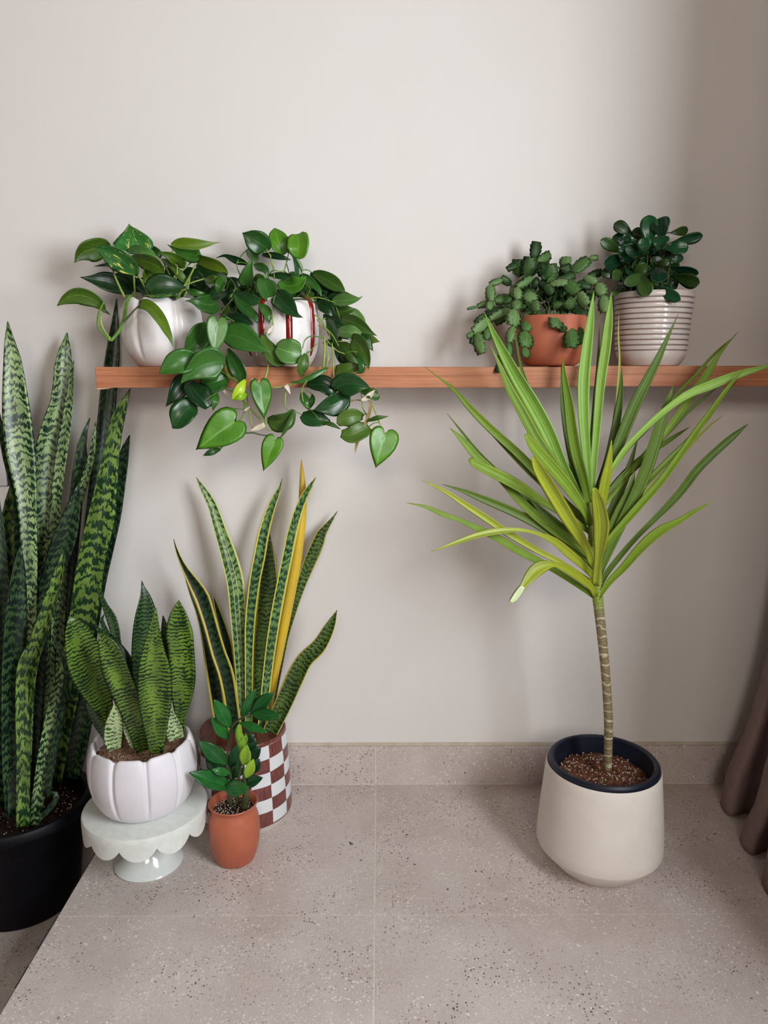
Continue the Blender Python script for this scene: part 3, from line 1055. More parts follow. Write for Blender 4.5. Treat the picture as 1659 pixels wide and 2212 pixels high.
AX = shelf_spot(356)
ap = thing('potted_pothos', 'trailing pothos with pointed mottled leaves in white lobed pot at shelf end', 'potted plant', (AX, SYC, ztop))
lathe('pot', spl([(0.046, 0), (0.0505, 0.001), (0.058, 0.008), (0.074, 0.034), (0.0815, 0.064), (0.0818, 0.09), (0.0775, 0.118), (0.0715, 0.134), (0.068, 0.1375), (0.0645, 0.1365), (0.063, 0.128), (0.064, 0.10)], 3),
      M['glaze'], ap, 220, lobes(6, fac_dir(AX, SYC) + math.radians(20.6), 0.085, 0.075, 0.008, 0.1375, 0.012))
soil(ap, 0.064, 0.118, M['soil_dark'])
BX = shelf_spot(613)
bp = thing('potted_philodendron', 'lush heart-leaf philodendron spilling over the shelf from white pot with red stripes', 'potted plant', (BX, SYC, ztop))
bprof = spl([(0.046, 0), (0.051, 0.001), (0.058, 0.007), (0.070, 0.032), (0.0745, 0.062), (0.0748, 0.09), (0.0725, 0.118), (0.0675, 0.134), (0.0645, 0.1375), (0.0615, 0.1365), (0.06, 0.128), (0.061, 0.10)], 3)
pb = lathe('pot', bprof, M['glaze'], bp, 160, lobes(8, fac_dir(BX, SYC) + math.radians(10), 0.02, 0.16, 0.003, 0.1375, 0.012))
for k in range(8):
    a_ = fac_dir(BX, SYC) + math.radians(10) + k * math.pi / 4
    V, F = [], []
    pr = [q for q in bprof[6:27] if q[1] > 0.018]
    for (r, z) in pr:
        e = min(1, (z - 0.016) / 0.03)
        for j, da in enumerate((-6.2, -4.6, 0, 4.6, 6.2)):
            h = 0.0022 if j in (1, 2, 3) else -0.003
            an = a_ + math.radians(da * e)
            rr = r * 0.985 + h + (0.0012 if j == 2 else 0)
            V.append((rr * math.cos(an), rr * math.sin(an), z))
    for i in range(len(pr) - 1):
        for j in range(4):
            F.append((i * 5 + j, i * 5 + j + 1, (i + 1) * 5 + j + 1, (i + 1) * 5 + j))
    link('stripe', V, F, M['red_glaze'], pb)
soil(bp, 0.061, 0.118, M['soil_dark'])
TX = shelf_spot(1190)
tp = thing('potted_christmas_cactus', 'christmas cactus with drooping flat segments in round terracotta bowl on shelf', 'potted plant', (TX, SYC, ztop + 0.0022))
lathe('pot', spl([(0.044, 0), (0.049, 0.001), (0.056, 0.006), (0.067, 0.026), (0.0728, 0.052), (0.0738, 0.078), (0.0725, 0.096), (0.071, 0.1005), (0.068, 0.1005), (0.0665, 0.096), (0.066, 0.07)], 3), M['terracotta'], tp, 80)
soil(tp, 0.066, 0.088, M['soil_dark'])
PX_ = shelf_spot(1404)
pp = thing('potted_peperomia', 'dark green rubbery-leaved peperomia in ridged cream pot on shelf', 'potted plant', (PX_, SYC, ztop + 0.0022))
prof, groove = [(0.05, 0), (0.056, 0.001), (0.0605, 0.006), (0.067, 0.016), (0.0712, 0.026)], []
z = 0.030
while z < 0.138:
    r = 0.0728 + 0.0062 * (z - 0.03) / 0.11
    prof += [(r - 0.0022, z), (r - 0.0024, z + 0.0018), (r + 0.0001, z + 0.0026), (r + 0.0008, z + 0.0055), (r + 0.0002, z + 0.0092)]
    z += 0.0104
prof += [(0.0785, z + 0.0012), (0.0775, z + 0.003), (0.0752, z + 0.0025), (0.074, z - 0.004), (0.073, z - 0.05)]
lathe('pot', prof, [M['ridged'], M['ridge_groove']], pp, 96, fmat=lambda i: 1 if 5 <= i < len(prof) - 6 and (i - 5) % 5 == 0 else 0)
soil(pp, 0.0735, 0.128, M['soil_dark'])

# ================================================================== TALL SNAKE PLANT LEAVES (frame pixels)
id1 = scl(0, 0, 1)
random.seed(21)
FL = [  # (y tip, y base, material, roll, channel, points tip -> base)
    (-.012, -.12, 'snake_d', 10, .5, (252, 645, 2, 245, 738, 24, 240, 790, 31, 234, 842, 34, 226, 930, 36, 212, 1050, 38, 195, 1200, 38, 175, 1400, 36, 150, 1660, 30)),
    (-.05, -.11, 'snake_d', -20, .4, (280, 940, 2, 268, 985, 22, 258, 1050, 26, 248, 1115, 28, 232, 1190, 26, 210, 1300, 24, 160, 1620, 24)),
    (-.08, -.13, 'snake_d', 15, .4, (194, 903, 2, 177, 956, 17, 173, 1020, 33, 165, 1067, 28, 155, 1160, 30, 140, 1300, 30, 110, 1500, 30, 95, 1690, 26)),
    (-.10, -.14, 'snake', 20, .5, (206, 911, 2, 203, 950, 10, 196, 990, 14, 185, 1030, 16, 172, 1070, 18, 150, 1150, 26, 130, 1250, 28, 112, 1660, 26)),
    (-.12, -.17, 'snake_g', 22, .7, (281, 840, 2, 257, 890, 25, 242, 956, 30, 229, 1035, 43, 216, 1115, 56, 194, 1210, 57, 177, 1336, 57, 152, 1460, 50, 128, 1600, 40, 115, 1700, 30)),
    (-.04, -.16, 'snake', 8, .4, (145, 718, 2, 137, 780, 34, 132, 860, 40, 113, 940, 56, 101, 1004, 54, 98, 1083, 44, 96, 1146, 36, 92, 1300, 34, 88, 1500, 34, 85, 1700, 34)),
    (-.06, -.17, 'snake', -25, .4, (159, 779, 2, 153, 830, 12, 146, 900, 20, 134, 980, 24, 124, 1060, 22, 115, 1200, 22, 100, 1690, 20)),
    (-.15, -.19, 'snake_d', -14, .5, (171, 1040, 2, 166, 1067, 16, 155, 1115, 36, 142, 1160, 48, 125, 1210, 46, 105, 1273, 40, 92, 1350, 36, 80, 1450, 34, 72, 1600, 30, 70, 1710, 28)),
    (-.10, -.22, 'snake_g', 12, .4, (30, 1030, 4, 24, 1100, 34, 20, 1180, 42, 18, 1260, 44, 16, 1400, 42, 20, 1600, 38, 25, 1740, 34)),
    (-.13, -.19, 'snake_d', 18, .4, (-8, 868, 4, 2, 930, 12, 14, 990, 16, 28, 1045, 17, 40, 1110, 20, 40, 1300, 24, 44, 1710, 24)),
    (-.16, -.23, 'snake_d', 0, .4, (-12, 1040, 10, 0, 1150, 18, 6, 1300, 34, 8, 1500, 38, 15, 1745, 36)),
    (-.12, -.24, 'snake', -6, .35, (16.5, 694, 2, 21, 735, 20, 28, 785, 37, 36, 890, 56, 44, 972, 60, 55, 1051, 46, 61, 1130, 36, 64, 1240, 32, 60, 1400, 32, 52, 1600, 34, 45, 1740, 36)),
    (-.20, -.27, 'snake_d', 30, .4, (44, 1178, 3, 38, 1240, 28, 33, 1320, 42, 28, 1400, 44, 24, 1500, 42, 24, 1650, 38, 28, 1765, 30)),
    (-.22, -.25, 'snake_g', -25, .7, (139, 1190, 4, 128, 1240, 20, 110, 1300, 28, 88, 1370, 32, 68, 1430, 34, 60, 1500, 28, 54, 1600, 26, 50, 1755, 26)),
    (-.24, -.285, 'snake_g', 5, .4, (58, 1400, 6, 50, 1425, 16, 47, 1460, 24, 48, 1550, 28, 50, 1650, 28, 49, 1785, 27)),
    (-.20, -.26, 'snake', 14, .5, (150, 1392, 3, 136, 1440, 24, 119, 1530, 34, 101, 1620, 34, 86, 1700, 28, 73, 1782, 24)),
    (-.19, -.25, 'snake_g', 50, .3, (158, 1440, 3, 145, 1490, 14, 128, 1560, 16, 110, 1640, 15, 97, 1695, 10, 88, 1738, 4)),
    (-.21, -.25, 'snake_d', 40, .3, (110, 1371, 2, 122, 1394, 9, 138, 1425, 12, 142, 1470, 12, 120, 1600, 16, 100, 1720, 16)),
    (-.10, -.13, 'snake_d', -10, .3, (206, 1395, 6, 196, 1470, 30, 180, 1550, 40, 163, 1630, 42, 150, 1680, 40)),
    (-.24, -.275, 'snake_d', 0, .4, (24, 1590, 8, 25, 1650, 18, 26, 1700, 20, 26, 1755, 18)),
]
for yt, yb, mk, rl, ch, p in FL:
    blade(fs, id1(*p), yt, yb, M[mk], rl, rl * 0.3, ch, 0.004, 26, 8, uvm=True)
g = blade(fs, id1(100, 1725, 3, 112, 1712, 9, 122, 1722, 12, 108, 1745, 13, 90, 1765, 9, 80, 1778, 3), -.28, -.30, M['snake_d'], 20, 20, .5, 0.003, 12, 6, uvm=True)

# ================================================================== DWARF SNAKE PLANT LEAVES
z8 = scl(120, 1220, 4.879)
GL = [
    (-.22, -.29, 'dwarf_d', -20, .3, id1(212, 1266, 2, 218, 1285, 8, 228, 1310, 13, 241, 1335, 21, 249, 1363, 20, 257, 1400, 14, 280, 1470, 16, 300, 1590, 14)),
    (-.24, -.29, 'dwarf_d', 40, .3, id1(225, 1327, 2, 218, 1340, 9, 226, 1360, 11, 250, 1420, 16, 290, 1590, 14)),
    (-.25, -.30, 'dwarf_d', 35, .3, id1(205, 1347, 2, 216, 1365, 12, 245, 1390, 20, 270, 1430, 30, 285, 1470, 26, 303, 1600, 20)),
    (-.22, -.28, 'dwarf_d', 10, .3, id1(352, 1330, 2, 356, 1360, 17, 358, 1400, 24, 358, 1460, 24, 355, 1590, 18)),
    (-.24, -.28, 'dwarf_d', 18, .4, id1(306, 1254, 1, 309, 1272, 10, 313, 1292, 25, 314, 1333, 48, 313, 1384, 57, 313, 1440, 56, 318, 1500, 46, 326, 1595, 30)),
    (-.28, -.29, 'dwarf_d', 0, .3, id1(186, 1518, 4, 204, 1550, 18, 224, 1582, 18, 240, 1600, 14)),
    (-.26, -.285, 'dwarf', -8, .35, id1(386, 1296, 1, 386, 1322, 32, 387, 1363, 57, 391, 1394, 55, 393, 1425, 55, 395, 1466, 54, 393, 1507, 43, 390, 1540, 26, 388, 1585, 18)),
    (-.33, -.30, 'dwarf', 14, .25, id1(150, 1330, 1, 160, 1356, 42, 177, 1404, 72, 192, 1445, 80, 208, 1486, 66, 223, 1527, 40, 232, 1562, 22, 250, 1605, 18)),
    (-.30, -.30, 'dwarf_p', 0, .4, id1(366, 1518, 3, 369, 1545, 20, 375, 1575, 37, 381, 1597, 33)),
    (-.37, -.335, 'dwarf', -26, .45, id1(216, 1366, 1, 226, 1382, 26, 238, 1404, 43, 251, 1445, 53, 267, 1486, 53, 283, 1527, 47, 298, 1570, 41, 312, 1622, 32)),
    (-.345, -.335, 'dwarf_p', -10, .4, id1(264, 1540, 3, 273, 1570, 15, 284, 1594, 21, 292, 1613, 17)),
    (-.355, -.35, 'dwarf_p', 12, .4, id1(254, 1505, 2, 250, 1538, 25, 245, 1568, 37, 244, 1598, 36, 248, 1619, 26)),
    (-.37, -.36, 'dwarf', 4, .45, id1(338, 1313, 1, 335, 1340, 14, 333, 1363, 26, 331, 1404, 48, 333, 1445, 67, 334, 1486, 71, 335, 1527, 65, 336, 1568, 49, 338, 1628, 27)),
]
for yt, yb, mk, rl, ch, p in GL:
    blade(gs, p, yt, yb, M[mk], rl, rl * 0.3, ch, 0.0045, 22, 8, uvm=True)

# ================================================================== VARIEGATED SNAKE PLANT LEAVES
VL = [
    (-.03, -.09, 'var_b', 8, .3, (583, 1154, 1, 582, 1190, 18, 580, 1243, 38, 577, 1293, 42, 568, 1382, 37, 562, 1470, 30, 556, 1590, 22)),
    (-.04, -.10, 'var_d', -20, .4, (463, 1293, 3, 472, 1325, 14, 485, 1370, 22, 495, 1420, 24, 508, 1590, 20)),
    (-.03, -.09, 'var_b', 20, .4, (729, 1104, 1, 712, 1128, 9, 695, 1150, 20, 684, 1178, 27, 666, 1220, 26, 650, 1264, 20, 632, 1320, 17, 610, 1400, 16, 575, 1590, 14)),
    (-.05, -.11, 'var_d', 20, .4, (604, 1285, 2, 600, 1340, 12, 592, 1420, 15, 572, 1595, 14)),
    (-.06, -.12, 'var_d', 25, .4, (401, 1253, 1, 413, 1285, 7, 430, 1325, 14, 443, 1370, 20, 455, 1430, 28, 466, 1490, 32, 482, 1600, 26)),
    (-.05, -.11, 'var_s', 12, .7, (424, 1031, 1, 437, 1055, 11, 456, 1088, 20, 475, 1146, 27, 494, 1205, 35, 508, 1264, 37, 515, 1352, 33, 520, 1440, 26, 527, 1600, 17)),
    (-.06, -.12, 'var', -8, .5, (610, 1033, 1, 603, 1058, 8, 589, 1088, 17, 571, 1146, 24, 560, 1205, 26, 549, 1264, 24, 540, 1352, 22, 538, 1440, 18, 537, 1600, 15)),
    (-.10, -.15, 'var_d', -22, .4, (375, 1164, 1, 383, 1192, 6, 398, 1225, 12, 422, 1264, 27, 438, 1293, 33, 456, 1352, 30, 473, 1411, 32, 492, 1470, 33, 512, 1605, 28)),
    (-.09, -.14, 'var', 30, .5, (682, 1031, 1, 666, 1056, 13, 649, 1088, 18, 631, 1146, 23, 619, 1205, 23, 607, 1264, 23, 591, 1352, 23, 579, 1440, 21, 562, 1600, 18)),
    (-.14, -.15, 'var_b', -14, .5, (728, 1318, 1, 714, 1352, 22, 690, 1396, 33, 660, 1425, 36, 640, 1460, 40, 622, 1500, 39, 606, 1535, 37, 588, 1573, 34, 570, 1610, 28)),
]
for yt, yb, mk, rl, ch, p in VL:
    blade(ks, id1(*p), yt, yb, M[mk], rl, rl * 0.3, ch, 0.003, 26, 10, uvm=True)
yl = stem(ks, id1(651, 993, 1.5, 652, 1015, 7, 654, 1060, 17, 653, 1100, 19, 645, 1176, 22, 636, 1235, 23, 619, 1323, 22, 603, 1411, 18, 587, 1499, 14, 569, 1600, 12), -.06, -.12, M['yellow'], 'leaf', 26, 12)
yl['label'] = 'yellowed tightly rolled leaf'

# ================================================================== DRACAENA
random.seed(5)
z5 = scl(860, 620, 2.0763)
DL = [  # (y tip, y base, material, roll, points tip -> base) in crop coordinates
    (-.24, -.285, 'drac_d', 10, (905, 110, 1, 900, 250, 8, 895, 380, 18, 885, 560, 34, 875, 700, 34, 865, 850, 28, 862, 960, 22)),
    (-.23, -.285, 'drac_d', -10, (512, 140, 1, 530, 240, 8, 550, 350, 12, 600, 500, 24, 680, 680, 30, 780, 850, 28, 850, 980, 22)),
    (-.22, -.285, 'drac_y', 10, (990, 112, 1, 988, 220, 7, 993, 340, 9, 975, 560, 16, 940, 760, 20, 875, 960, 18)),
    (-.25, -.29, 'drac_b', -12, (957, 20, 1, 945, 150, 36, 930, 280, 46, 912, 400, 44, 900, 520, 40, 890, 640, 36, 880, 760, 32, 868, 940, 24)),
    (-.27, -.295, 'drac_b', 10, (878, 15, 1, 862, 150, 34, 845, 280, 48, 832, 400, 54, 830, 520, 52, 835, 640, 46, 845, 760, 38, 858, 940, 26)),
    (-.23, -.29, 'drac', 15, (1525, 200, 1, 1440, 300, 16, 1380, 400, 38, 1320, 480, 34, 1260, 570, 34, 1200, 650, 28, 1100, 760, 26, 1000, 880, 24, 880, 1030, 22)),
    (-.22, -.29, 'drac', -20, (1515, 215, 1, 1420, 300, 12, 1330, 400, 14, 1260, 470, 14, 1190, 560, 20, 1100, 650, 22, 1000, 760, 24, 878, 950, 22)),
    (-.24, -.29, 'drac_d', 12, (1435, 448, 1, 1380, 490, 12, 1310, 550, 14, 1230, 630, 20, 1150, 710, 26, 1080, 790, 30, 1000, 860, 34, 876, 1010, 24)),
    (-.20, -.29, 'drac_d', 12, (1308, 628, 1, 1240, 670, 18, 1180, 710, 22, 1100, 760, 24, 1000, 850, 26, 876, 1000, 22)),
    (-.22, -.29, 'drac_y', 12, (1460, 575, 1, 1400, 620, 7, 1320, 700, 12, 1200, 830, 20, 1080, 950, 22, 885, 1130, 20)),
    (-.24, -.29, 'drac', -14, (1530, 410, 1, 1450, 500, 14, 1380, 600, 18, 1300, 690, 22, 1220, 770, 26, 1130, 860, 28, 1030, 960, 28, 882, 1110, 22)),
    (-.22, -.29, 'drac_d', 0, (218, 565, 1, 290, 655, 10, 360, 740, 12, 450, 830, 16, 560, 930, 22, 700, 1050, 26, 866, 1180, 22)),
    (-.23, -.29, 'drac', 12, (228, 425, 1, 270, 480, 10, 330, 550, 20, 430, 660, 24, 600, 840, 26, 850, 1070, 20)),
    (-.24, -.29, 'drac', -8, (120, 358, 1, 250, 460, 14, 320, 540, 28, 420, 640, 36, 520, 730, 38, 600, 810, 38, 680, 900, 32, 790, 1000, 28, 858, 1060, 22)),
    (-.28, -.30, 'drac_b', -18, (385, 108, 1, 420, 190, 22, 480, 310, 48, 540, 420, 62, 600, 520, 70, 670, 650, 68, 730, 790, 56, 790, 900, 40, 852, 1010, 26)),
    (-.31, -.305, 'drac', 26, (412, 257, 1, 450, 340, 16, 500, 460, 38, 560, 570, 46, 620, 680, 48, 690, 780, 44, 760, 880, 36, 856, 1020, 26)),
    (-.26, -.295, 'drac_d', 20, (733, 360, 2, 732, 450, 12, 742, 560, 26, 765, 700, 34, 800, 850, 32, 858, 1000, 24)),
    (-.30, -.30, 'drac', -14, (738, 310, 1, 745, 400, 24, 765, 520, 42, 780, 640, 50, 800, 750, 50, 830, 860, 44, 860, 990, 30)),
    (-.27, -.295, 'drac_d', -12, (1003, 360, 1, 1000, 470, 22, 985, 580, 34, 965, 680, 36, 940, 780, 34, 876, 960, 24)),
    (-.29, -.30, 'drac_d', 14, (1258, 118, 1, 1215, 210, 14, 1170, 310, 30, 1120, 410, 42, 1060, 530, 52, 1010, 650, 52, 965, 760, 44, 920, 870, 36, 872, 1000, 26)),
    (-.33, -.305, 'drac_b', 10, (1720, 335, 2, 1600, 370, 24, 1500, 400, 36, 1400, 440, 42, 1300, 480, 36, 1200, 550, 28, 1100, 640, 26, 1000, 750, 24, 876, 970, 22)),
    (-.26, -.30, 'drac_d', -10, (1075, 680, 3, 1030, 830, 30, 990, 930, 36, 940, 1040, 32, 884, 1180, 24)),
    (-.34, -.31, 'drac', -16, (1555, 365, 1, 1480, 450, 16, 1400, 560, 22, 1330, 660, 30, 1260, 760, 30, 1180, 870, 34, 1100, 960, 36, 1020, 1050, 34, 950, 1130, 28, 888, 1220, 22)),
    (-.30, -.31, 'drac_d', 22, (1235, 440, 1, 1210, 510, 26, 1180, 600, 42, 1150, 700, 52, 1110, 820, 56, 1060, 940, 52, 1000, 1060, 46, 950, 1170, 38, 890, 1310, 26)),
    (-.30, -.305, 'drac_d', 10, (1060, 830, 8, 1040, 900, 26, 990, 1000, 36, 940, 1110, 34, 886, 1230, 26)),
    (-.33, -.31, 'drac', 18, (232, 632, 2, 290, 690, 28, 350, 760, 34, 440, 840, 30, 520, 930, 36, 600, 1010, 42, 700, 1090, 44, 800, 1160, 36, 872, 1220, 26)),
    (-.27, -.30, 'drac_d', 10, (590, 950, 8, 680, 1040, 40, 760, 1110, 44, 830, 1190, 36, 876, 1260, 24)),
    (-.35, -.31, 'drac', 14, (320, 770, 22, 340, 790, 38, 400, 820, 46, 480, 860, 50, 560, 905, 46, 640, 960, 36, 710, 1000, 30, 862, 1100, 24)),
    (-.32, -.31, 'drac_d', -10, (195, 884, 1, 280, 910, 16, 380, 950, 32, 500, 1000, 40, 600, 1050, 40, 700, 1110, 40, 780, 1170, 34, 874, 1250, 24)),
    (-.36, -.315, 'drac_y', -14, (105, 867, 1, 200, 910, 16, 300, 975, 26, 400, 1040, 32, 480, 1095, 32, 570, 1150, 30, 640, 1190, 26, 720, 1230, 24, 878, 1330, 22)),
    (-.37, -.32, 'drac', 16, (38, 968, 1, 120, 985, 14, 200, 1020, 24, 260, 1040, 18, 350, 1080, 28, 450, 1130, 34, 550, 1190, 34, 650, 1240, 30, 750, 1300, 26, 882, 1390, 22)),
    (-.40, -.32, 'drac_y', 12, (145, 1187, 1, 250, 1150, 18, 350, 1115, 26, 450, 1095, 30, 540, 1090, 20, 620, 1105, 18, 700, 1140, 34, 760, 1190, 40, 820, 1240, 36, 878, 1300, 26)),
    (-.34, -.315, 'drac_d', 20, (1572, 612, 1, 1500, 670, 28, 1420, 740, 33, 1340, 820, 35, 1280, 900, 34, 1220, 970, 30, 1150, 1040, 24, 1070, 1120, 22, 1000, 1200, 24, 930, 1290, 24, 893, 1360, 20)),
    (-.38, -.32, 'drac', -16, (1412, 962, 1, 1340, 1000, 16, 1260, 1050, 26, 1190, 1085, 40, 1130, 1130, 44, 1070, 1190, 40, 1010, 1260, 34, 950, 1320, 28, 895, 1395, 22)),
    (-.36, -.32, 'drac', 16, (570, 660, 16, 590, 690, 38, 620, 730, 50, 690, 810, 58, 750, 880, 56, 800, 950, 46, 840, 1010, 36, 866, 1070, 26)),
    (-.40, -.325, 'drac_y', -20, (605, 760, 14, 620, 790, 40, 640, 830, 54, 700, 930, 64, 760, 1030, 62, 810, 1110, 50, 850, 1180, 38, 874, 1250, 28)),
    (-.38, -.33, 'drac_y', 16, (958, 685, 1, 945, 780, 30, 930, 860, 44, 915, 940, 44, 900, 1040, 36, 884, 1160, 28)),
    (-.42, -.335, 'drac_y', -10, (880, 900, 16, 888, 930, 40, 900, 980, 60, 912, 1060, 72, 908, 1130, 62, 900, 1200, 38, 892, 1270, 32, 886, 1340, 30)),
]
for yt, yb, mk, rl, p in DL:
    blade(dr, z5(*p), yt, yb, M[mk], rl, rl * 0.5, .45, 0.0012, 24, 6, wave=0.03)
o15 = blade(dr, z5(508, 1412, 24, 535, 1375, 34, 562, 1338, 30, 590, 1300, 52, 625, 1265, 62, 665, 1248, 46, 705, 1245, 22, 760, 1268, 36, 820, 1308, 38, 868, 1350, 28, 886, 1390, 24), -.43, -.325, M['drac_y'], 0, 10, .3, 0.0012, 24, 6)
blade(dr, z5(503, 1416, 16, 522, 1394, 28, 545, 1362, 30, 560, 1342, 20), -.433, -.428, M['drac_w'], 0, 0, .2, 0.001, 8, 4)
# trunk, ringed
tr = id1(1274, 1085, 9, 1278, 1130, 16, 1282, 1180, 22, 1288, 1240, 25, 1291, 1290, 23, 1297, 1345, 21, 1304, 1410, 20, 1310, 1480, 19, 1314, 1550, 19, 1314, 1610, 18, 1312, 1662, 18)
sm = resample(tr, 76)
pts, rad = [], []
for i, (x, y, w) in enumerate(sm):
    p = P(x, y, -.312)
    pts.append(p)
    rad.append(w * mpp(p) / 2)
P_, R_ = [], []
for i in range(76):
    for s, e in ((0.0, 1.05), (0.25, 0.985), (0.6, 0.965), (0.9, 1.0)):
        P_.append(pts[i].lerp(pts[i + 1], s))
        R_.append((rad[i] * (1 - s) + rad[i + 1] * s) * e)
m, nt, b = new_mat('ringed_bark')
g_ = world_co(nt)
sp = nd(nt, 'ShaderNodeSeparateXYZ')
nt.links.new(g_, sp.inputs[0])
f_ = noise_n(nt, g_, 90, 3)
base = mix_c(nt, f_, srgb(150, 136, 100), srgb(104, 88, 62))
mpn = nd(nt, 'ShaderNodeMapping')
nt.links.new(g_, mpn.inputs[0])
wv = nt.nodes.new('ShaderNodeTexWave')
wv.bands_direction = 'Z'
wv.inputs['Scale'].default_value = 16.0
wv.inputs['Distortion'].default_value = 3.5
wv.inputs['Detail Scale'].default_value = 4.0
nt.links.new(g_, wv.inputs['Vector'])
base = mix_c(nt, math_n(nt, 'MULTIPLY', ramp(nt, wv.outputs['Fac'], [(0.88, 0.0), (0.97, 1.0)]), 0.75), base, srgb(206, 200, 170))
base = mix_c(nt, ramp(nt, math_n(nt, 'DIVIDE', math_n(nt, 'SUBTRACT', sp.outputs[2], 0.545), 0.03), [(0.0, 0.0), (1.0, 1.0)]), base, srgb(134, 150, 62))
nt.links.new(base, b.inputs['Base Color'])
b.inputs['Roughness'].default_value = 0.6
stem3(dr, P_, R_, m, 'trunk', 14)

# ================================================================== POTHOS
random.seed(31)
z1 = scl(100, 460, 4.1475)


def px1(l, x, y):
    return (l[0] + x / l[2], l[1] + y / l[2])


AL = [  # (y base-ish cm, tip offset, material, roll, points)
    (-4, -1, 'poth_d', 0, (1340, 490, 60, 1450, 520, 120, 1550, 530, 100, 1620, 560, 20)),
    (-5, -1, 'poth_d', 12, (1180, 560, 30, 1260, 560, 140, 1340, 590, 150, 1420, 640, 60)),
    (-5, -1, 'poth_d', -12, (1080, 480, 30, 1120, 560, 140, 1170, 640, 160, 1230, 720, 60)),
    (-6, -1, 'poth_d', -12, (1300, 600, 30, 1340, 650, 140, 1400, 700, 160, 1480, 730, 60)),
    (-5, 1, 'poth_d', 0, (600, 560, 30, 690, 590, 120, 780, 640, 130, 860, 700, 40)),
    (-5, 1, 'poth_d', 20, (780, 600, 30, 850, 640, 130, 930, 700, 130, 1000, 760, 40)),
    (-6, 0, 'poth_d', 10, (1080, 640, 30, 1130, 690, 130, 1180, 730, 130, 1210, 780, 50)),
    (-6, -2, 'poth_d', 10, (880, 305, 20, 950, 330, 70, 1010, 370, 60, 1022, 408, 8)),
    (-7, -3, 'poth_m', 6, (740, 97, 3, 746, 130, 46, 757, 170, 130, 770, 225, 240, 780, 285, 345, 782, 330, 280, 784, 370, 120)),
    (-8, -5, 'poth_o', 24, (575, 300, 20, 530, 300, 120, 470, 315, 180, 410, 330, 195, 350, 345, 170, 300, 380, 100, 270, 420, 36, 252, 447, 3)),
    (-9, 0, 'poth_d', 0, (425, 479, 2, 500, 468, 22, 570, 462, 32, 620, 470, 20)),
    (-8, -6, 'poth_d', -15, (770, 715, 30, 700, 672, 120, 600, 632, 172, 500, 608, 150, 400, 594, 66, 303, 575, 3)),
    (-10, -4, 'poth_o', 20, (1000, 470, 60, 960, 510, 150, 910, 565, 130, 880, 625, 10)),
    (-9, 2, 'poth_o', 0, (1140, 325, 20, 1150, 300, 80, 1220, 288, 122, 1330, 283, 100, 1450, 277, 46, 1500, 270, 18, 1560, 263, 2)),
    (-11, -3, 'poth', 30, (1380, 355, 40, 1350, 378, 110, 1280, 370, 112, 1180, 338, 50, 1083, 281, 2)),
    (-11, -4, 'poth_o', 12, (1190, 492, 20, 1200, 450, 110, 1150, 410, 112, 1080, 374, 58, 995, 350, 2)),
    (-10, -4, 'poth_o', -24, (1340, 405, 60, 1400, 430, 96, 1480, 455, 112, 1550, 480, 100, 1600, 510, 50, 1630, 549, 2)),
    (-10, -1, 'poth_o', 30, (1035, 412, 20, 1095, 450, 62, 1150, 505, 56, 1200, 560, 70, 1245, 615, 50, 1245, 645, 10)),
    (-11, -2, 'poth_o', 20, (1415, 590, 10, 1480, 600, 84, 1555, 582, 30)),
    (-12, -2, 'poth', -20, (1608, 560, 20, 1572, 608, 92, 1548, 665, 84, 1525, 716, 8)),
    (-12, -3, 'poth_p', 14, (718, 335, 10, 800, 330, 84, 880, 350, 96, 950, 376, 60, 992, 398, 6)),
    (-13, -3, 'poth_o', -20, (758, 395, 24, 850, 425, 112, 940, 455, 150, 1000, 485, 130, 1035, 515, 70, 1055, 546, 3)),
    (-15, -5, 'poth_m', 16, (815, 566, 8, 790, 535, 90, 740, 485, 168, 660, 420, 205, 570, 365, 165, 490, 325, 84, 416, 302, 2)),
    (-17, -3, 'poth_d', -10, (1250, 672, 4, 1190, 662, 90, 1100, 650, 176, 1020, 650, 200, 950, 672, 160, 905, 705, 60)),
    (-20, -1, 'poth_m', 30, (1160, 735, 6, 1060, 740, 34, 950, 745, 36, 860, 738, 10)),
    (-19, -1, 'poth', 20, (1252, 685, 8, 1320, 715, 64, 1420, 722, 14)),
    (-19, -4, 'poth', -16, (1524, 800, 40, 1508, 815, 120, 1470, 822, 172, 1400, 812, 150, 1320, 792, 58, 1280, 788, 22, 1240, 789, 2)),
    (-21, -3, 'poth_o', 24, (525, 895, 14, 505, 850, 60, 445, 792, 112, 360, 752, 150, 270, 738, 142, 180, 772, 90, 130, 805, 40, 95, 834, 2)),
    (-22, -2, 'poth', -30, (505, 870, 20, 540, 885, 26, 577, 917, 2)),
    (-22, -4, 'poth_o', 26, (826, 822, 56, 880, 824, 104, 950, 866, 104, 1020, 955, 100, 1075, 1055, 72, 1112, 1130, 36, 1135, 1200, 2)),
]


def petiole(leaf, pa, pb, r, mat):
    pa, pb = Vector(pa), Vector(pb)
    mid = pa.lerp(pb, 0.5) + Vector((0, -0.004, 0.006))
    pts = []
    for i in range(7):
        t = i / 6
        pts.append(pa * (1 - t) ** 2 + mid * 2 * t * (1 - t) + pb * t * t)
    return stem3(leaf, pts, r, mat, 'petiole', 6)


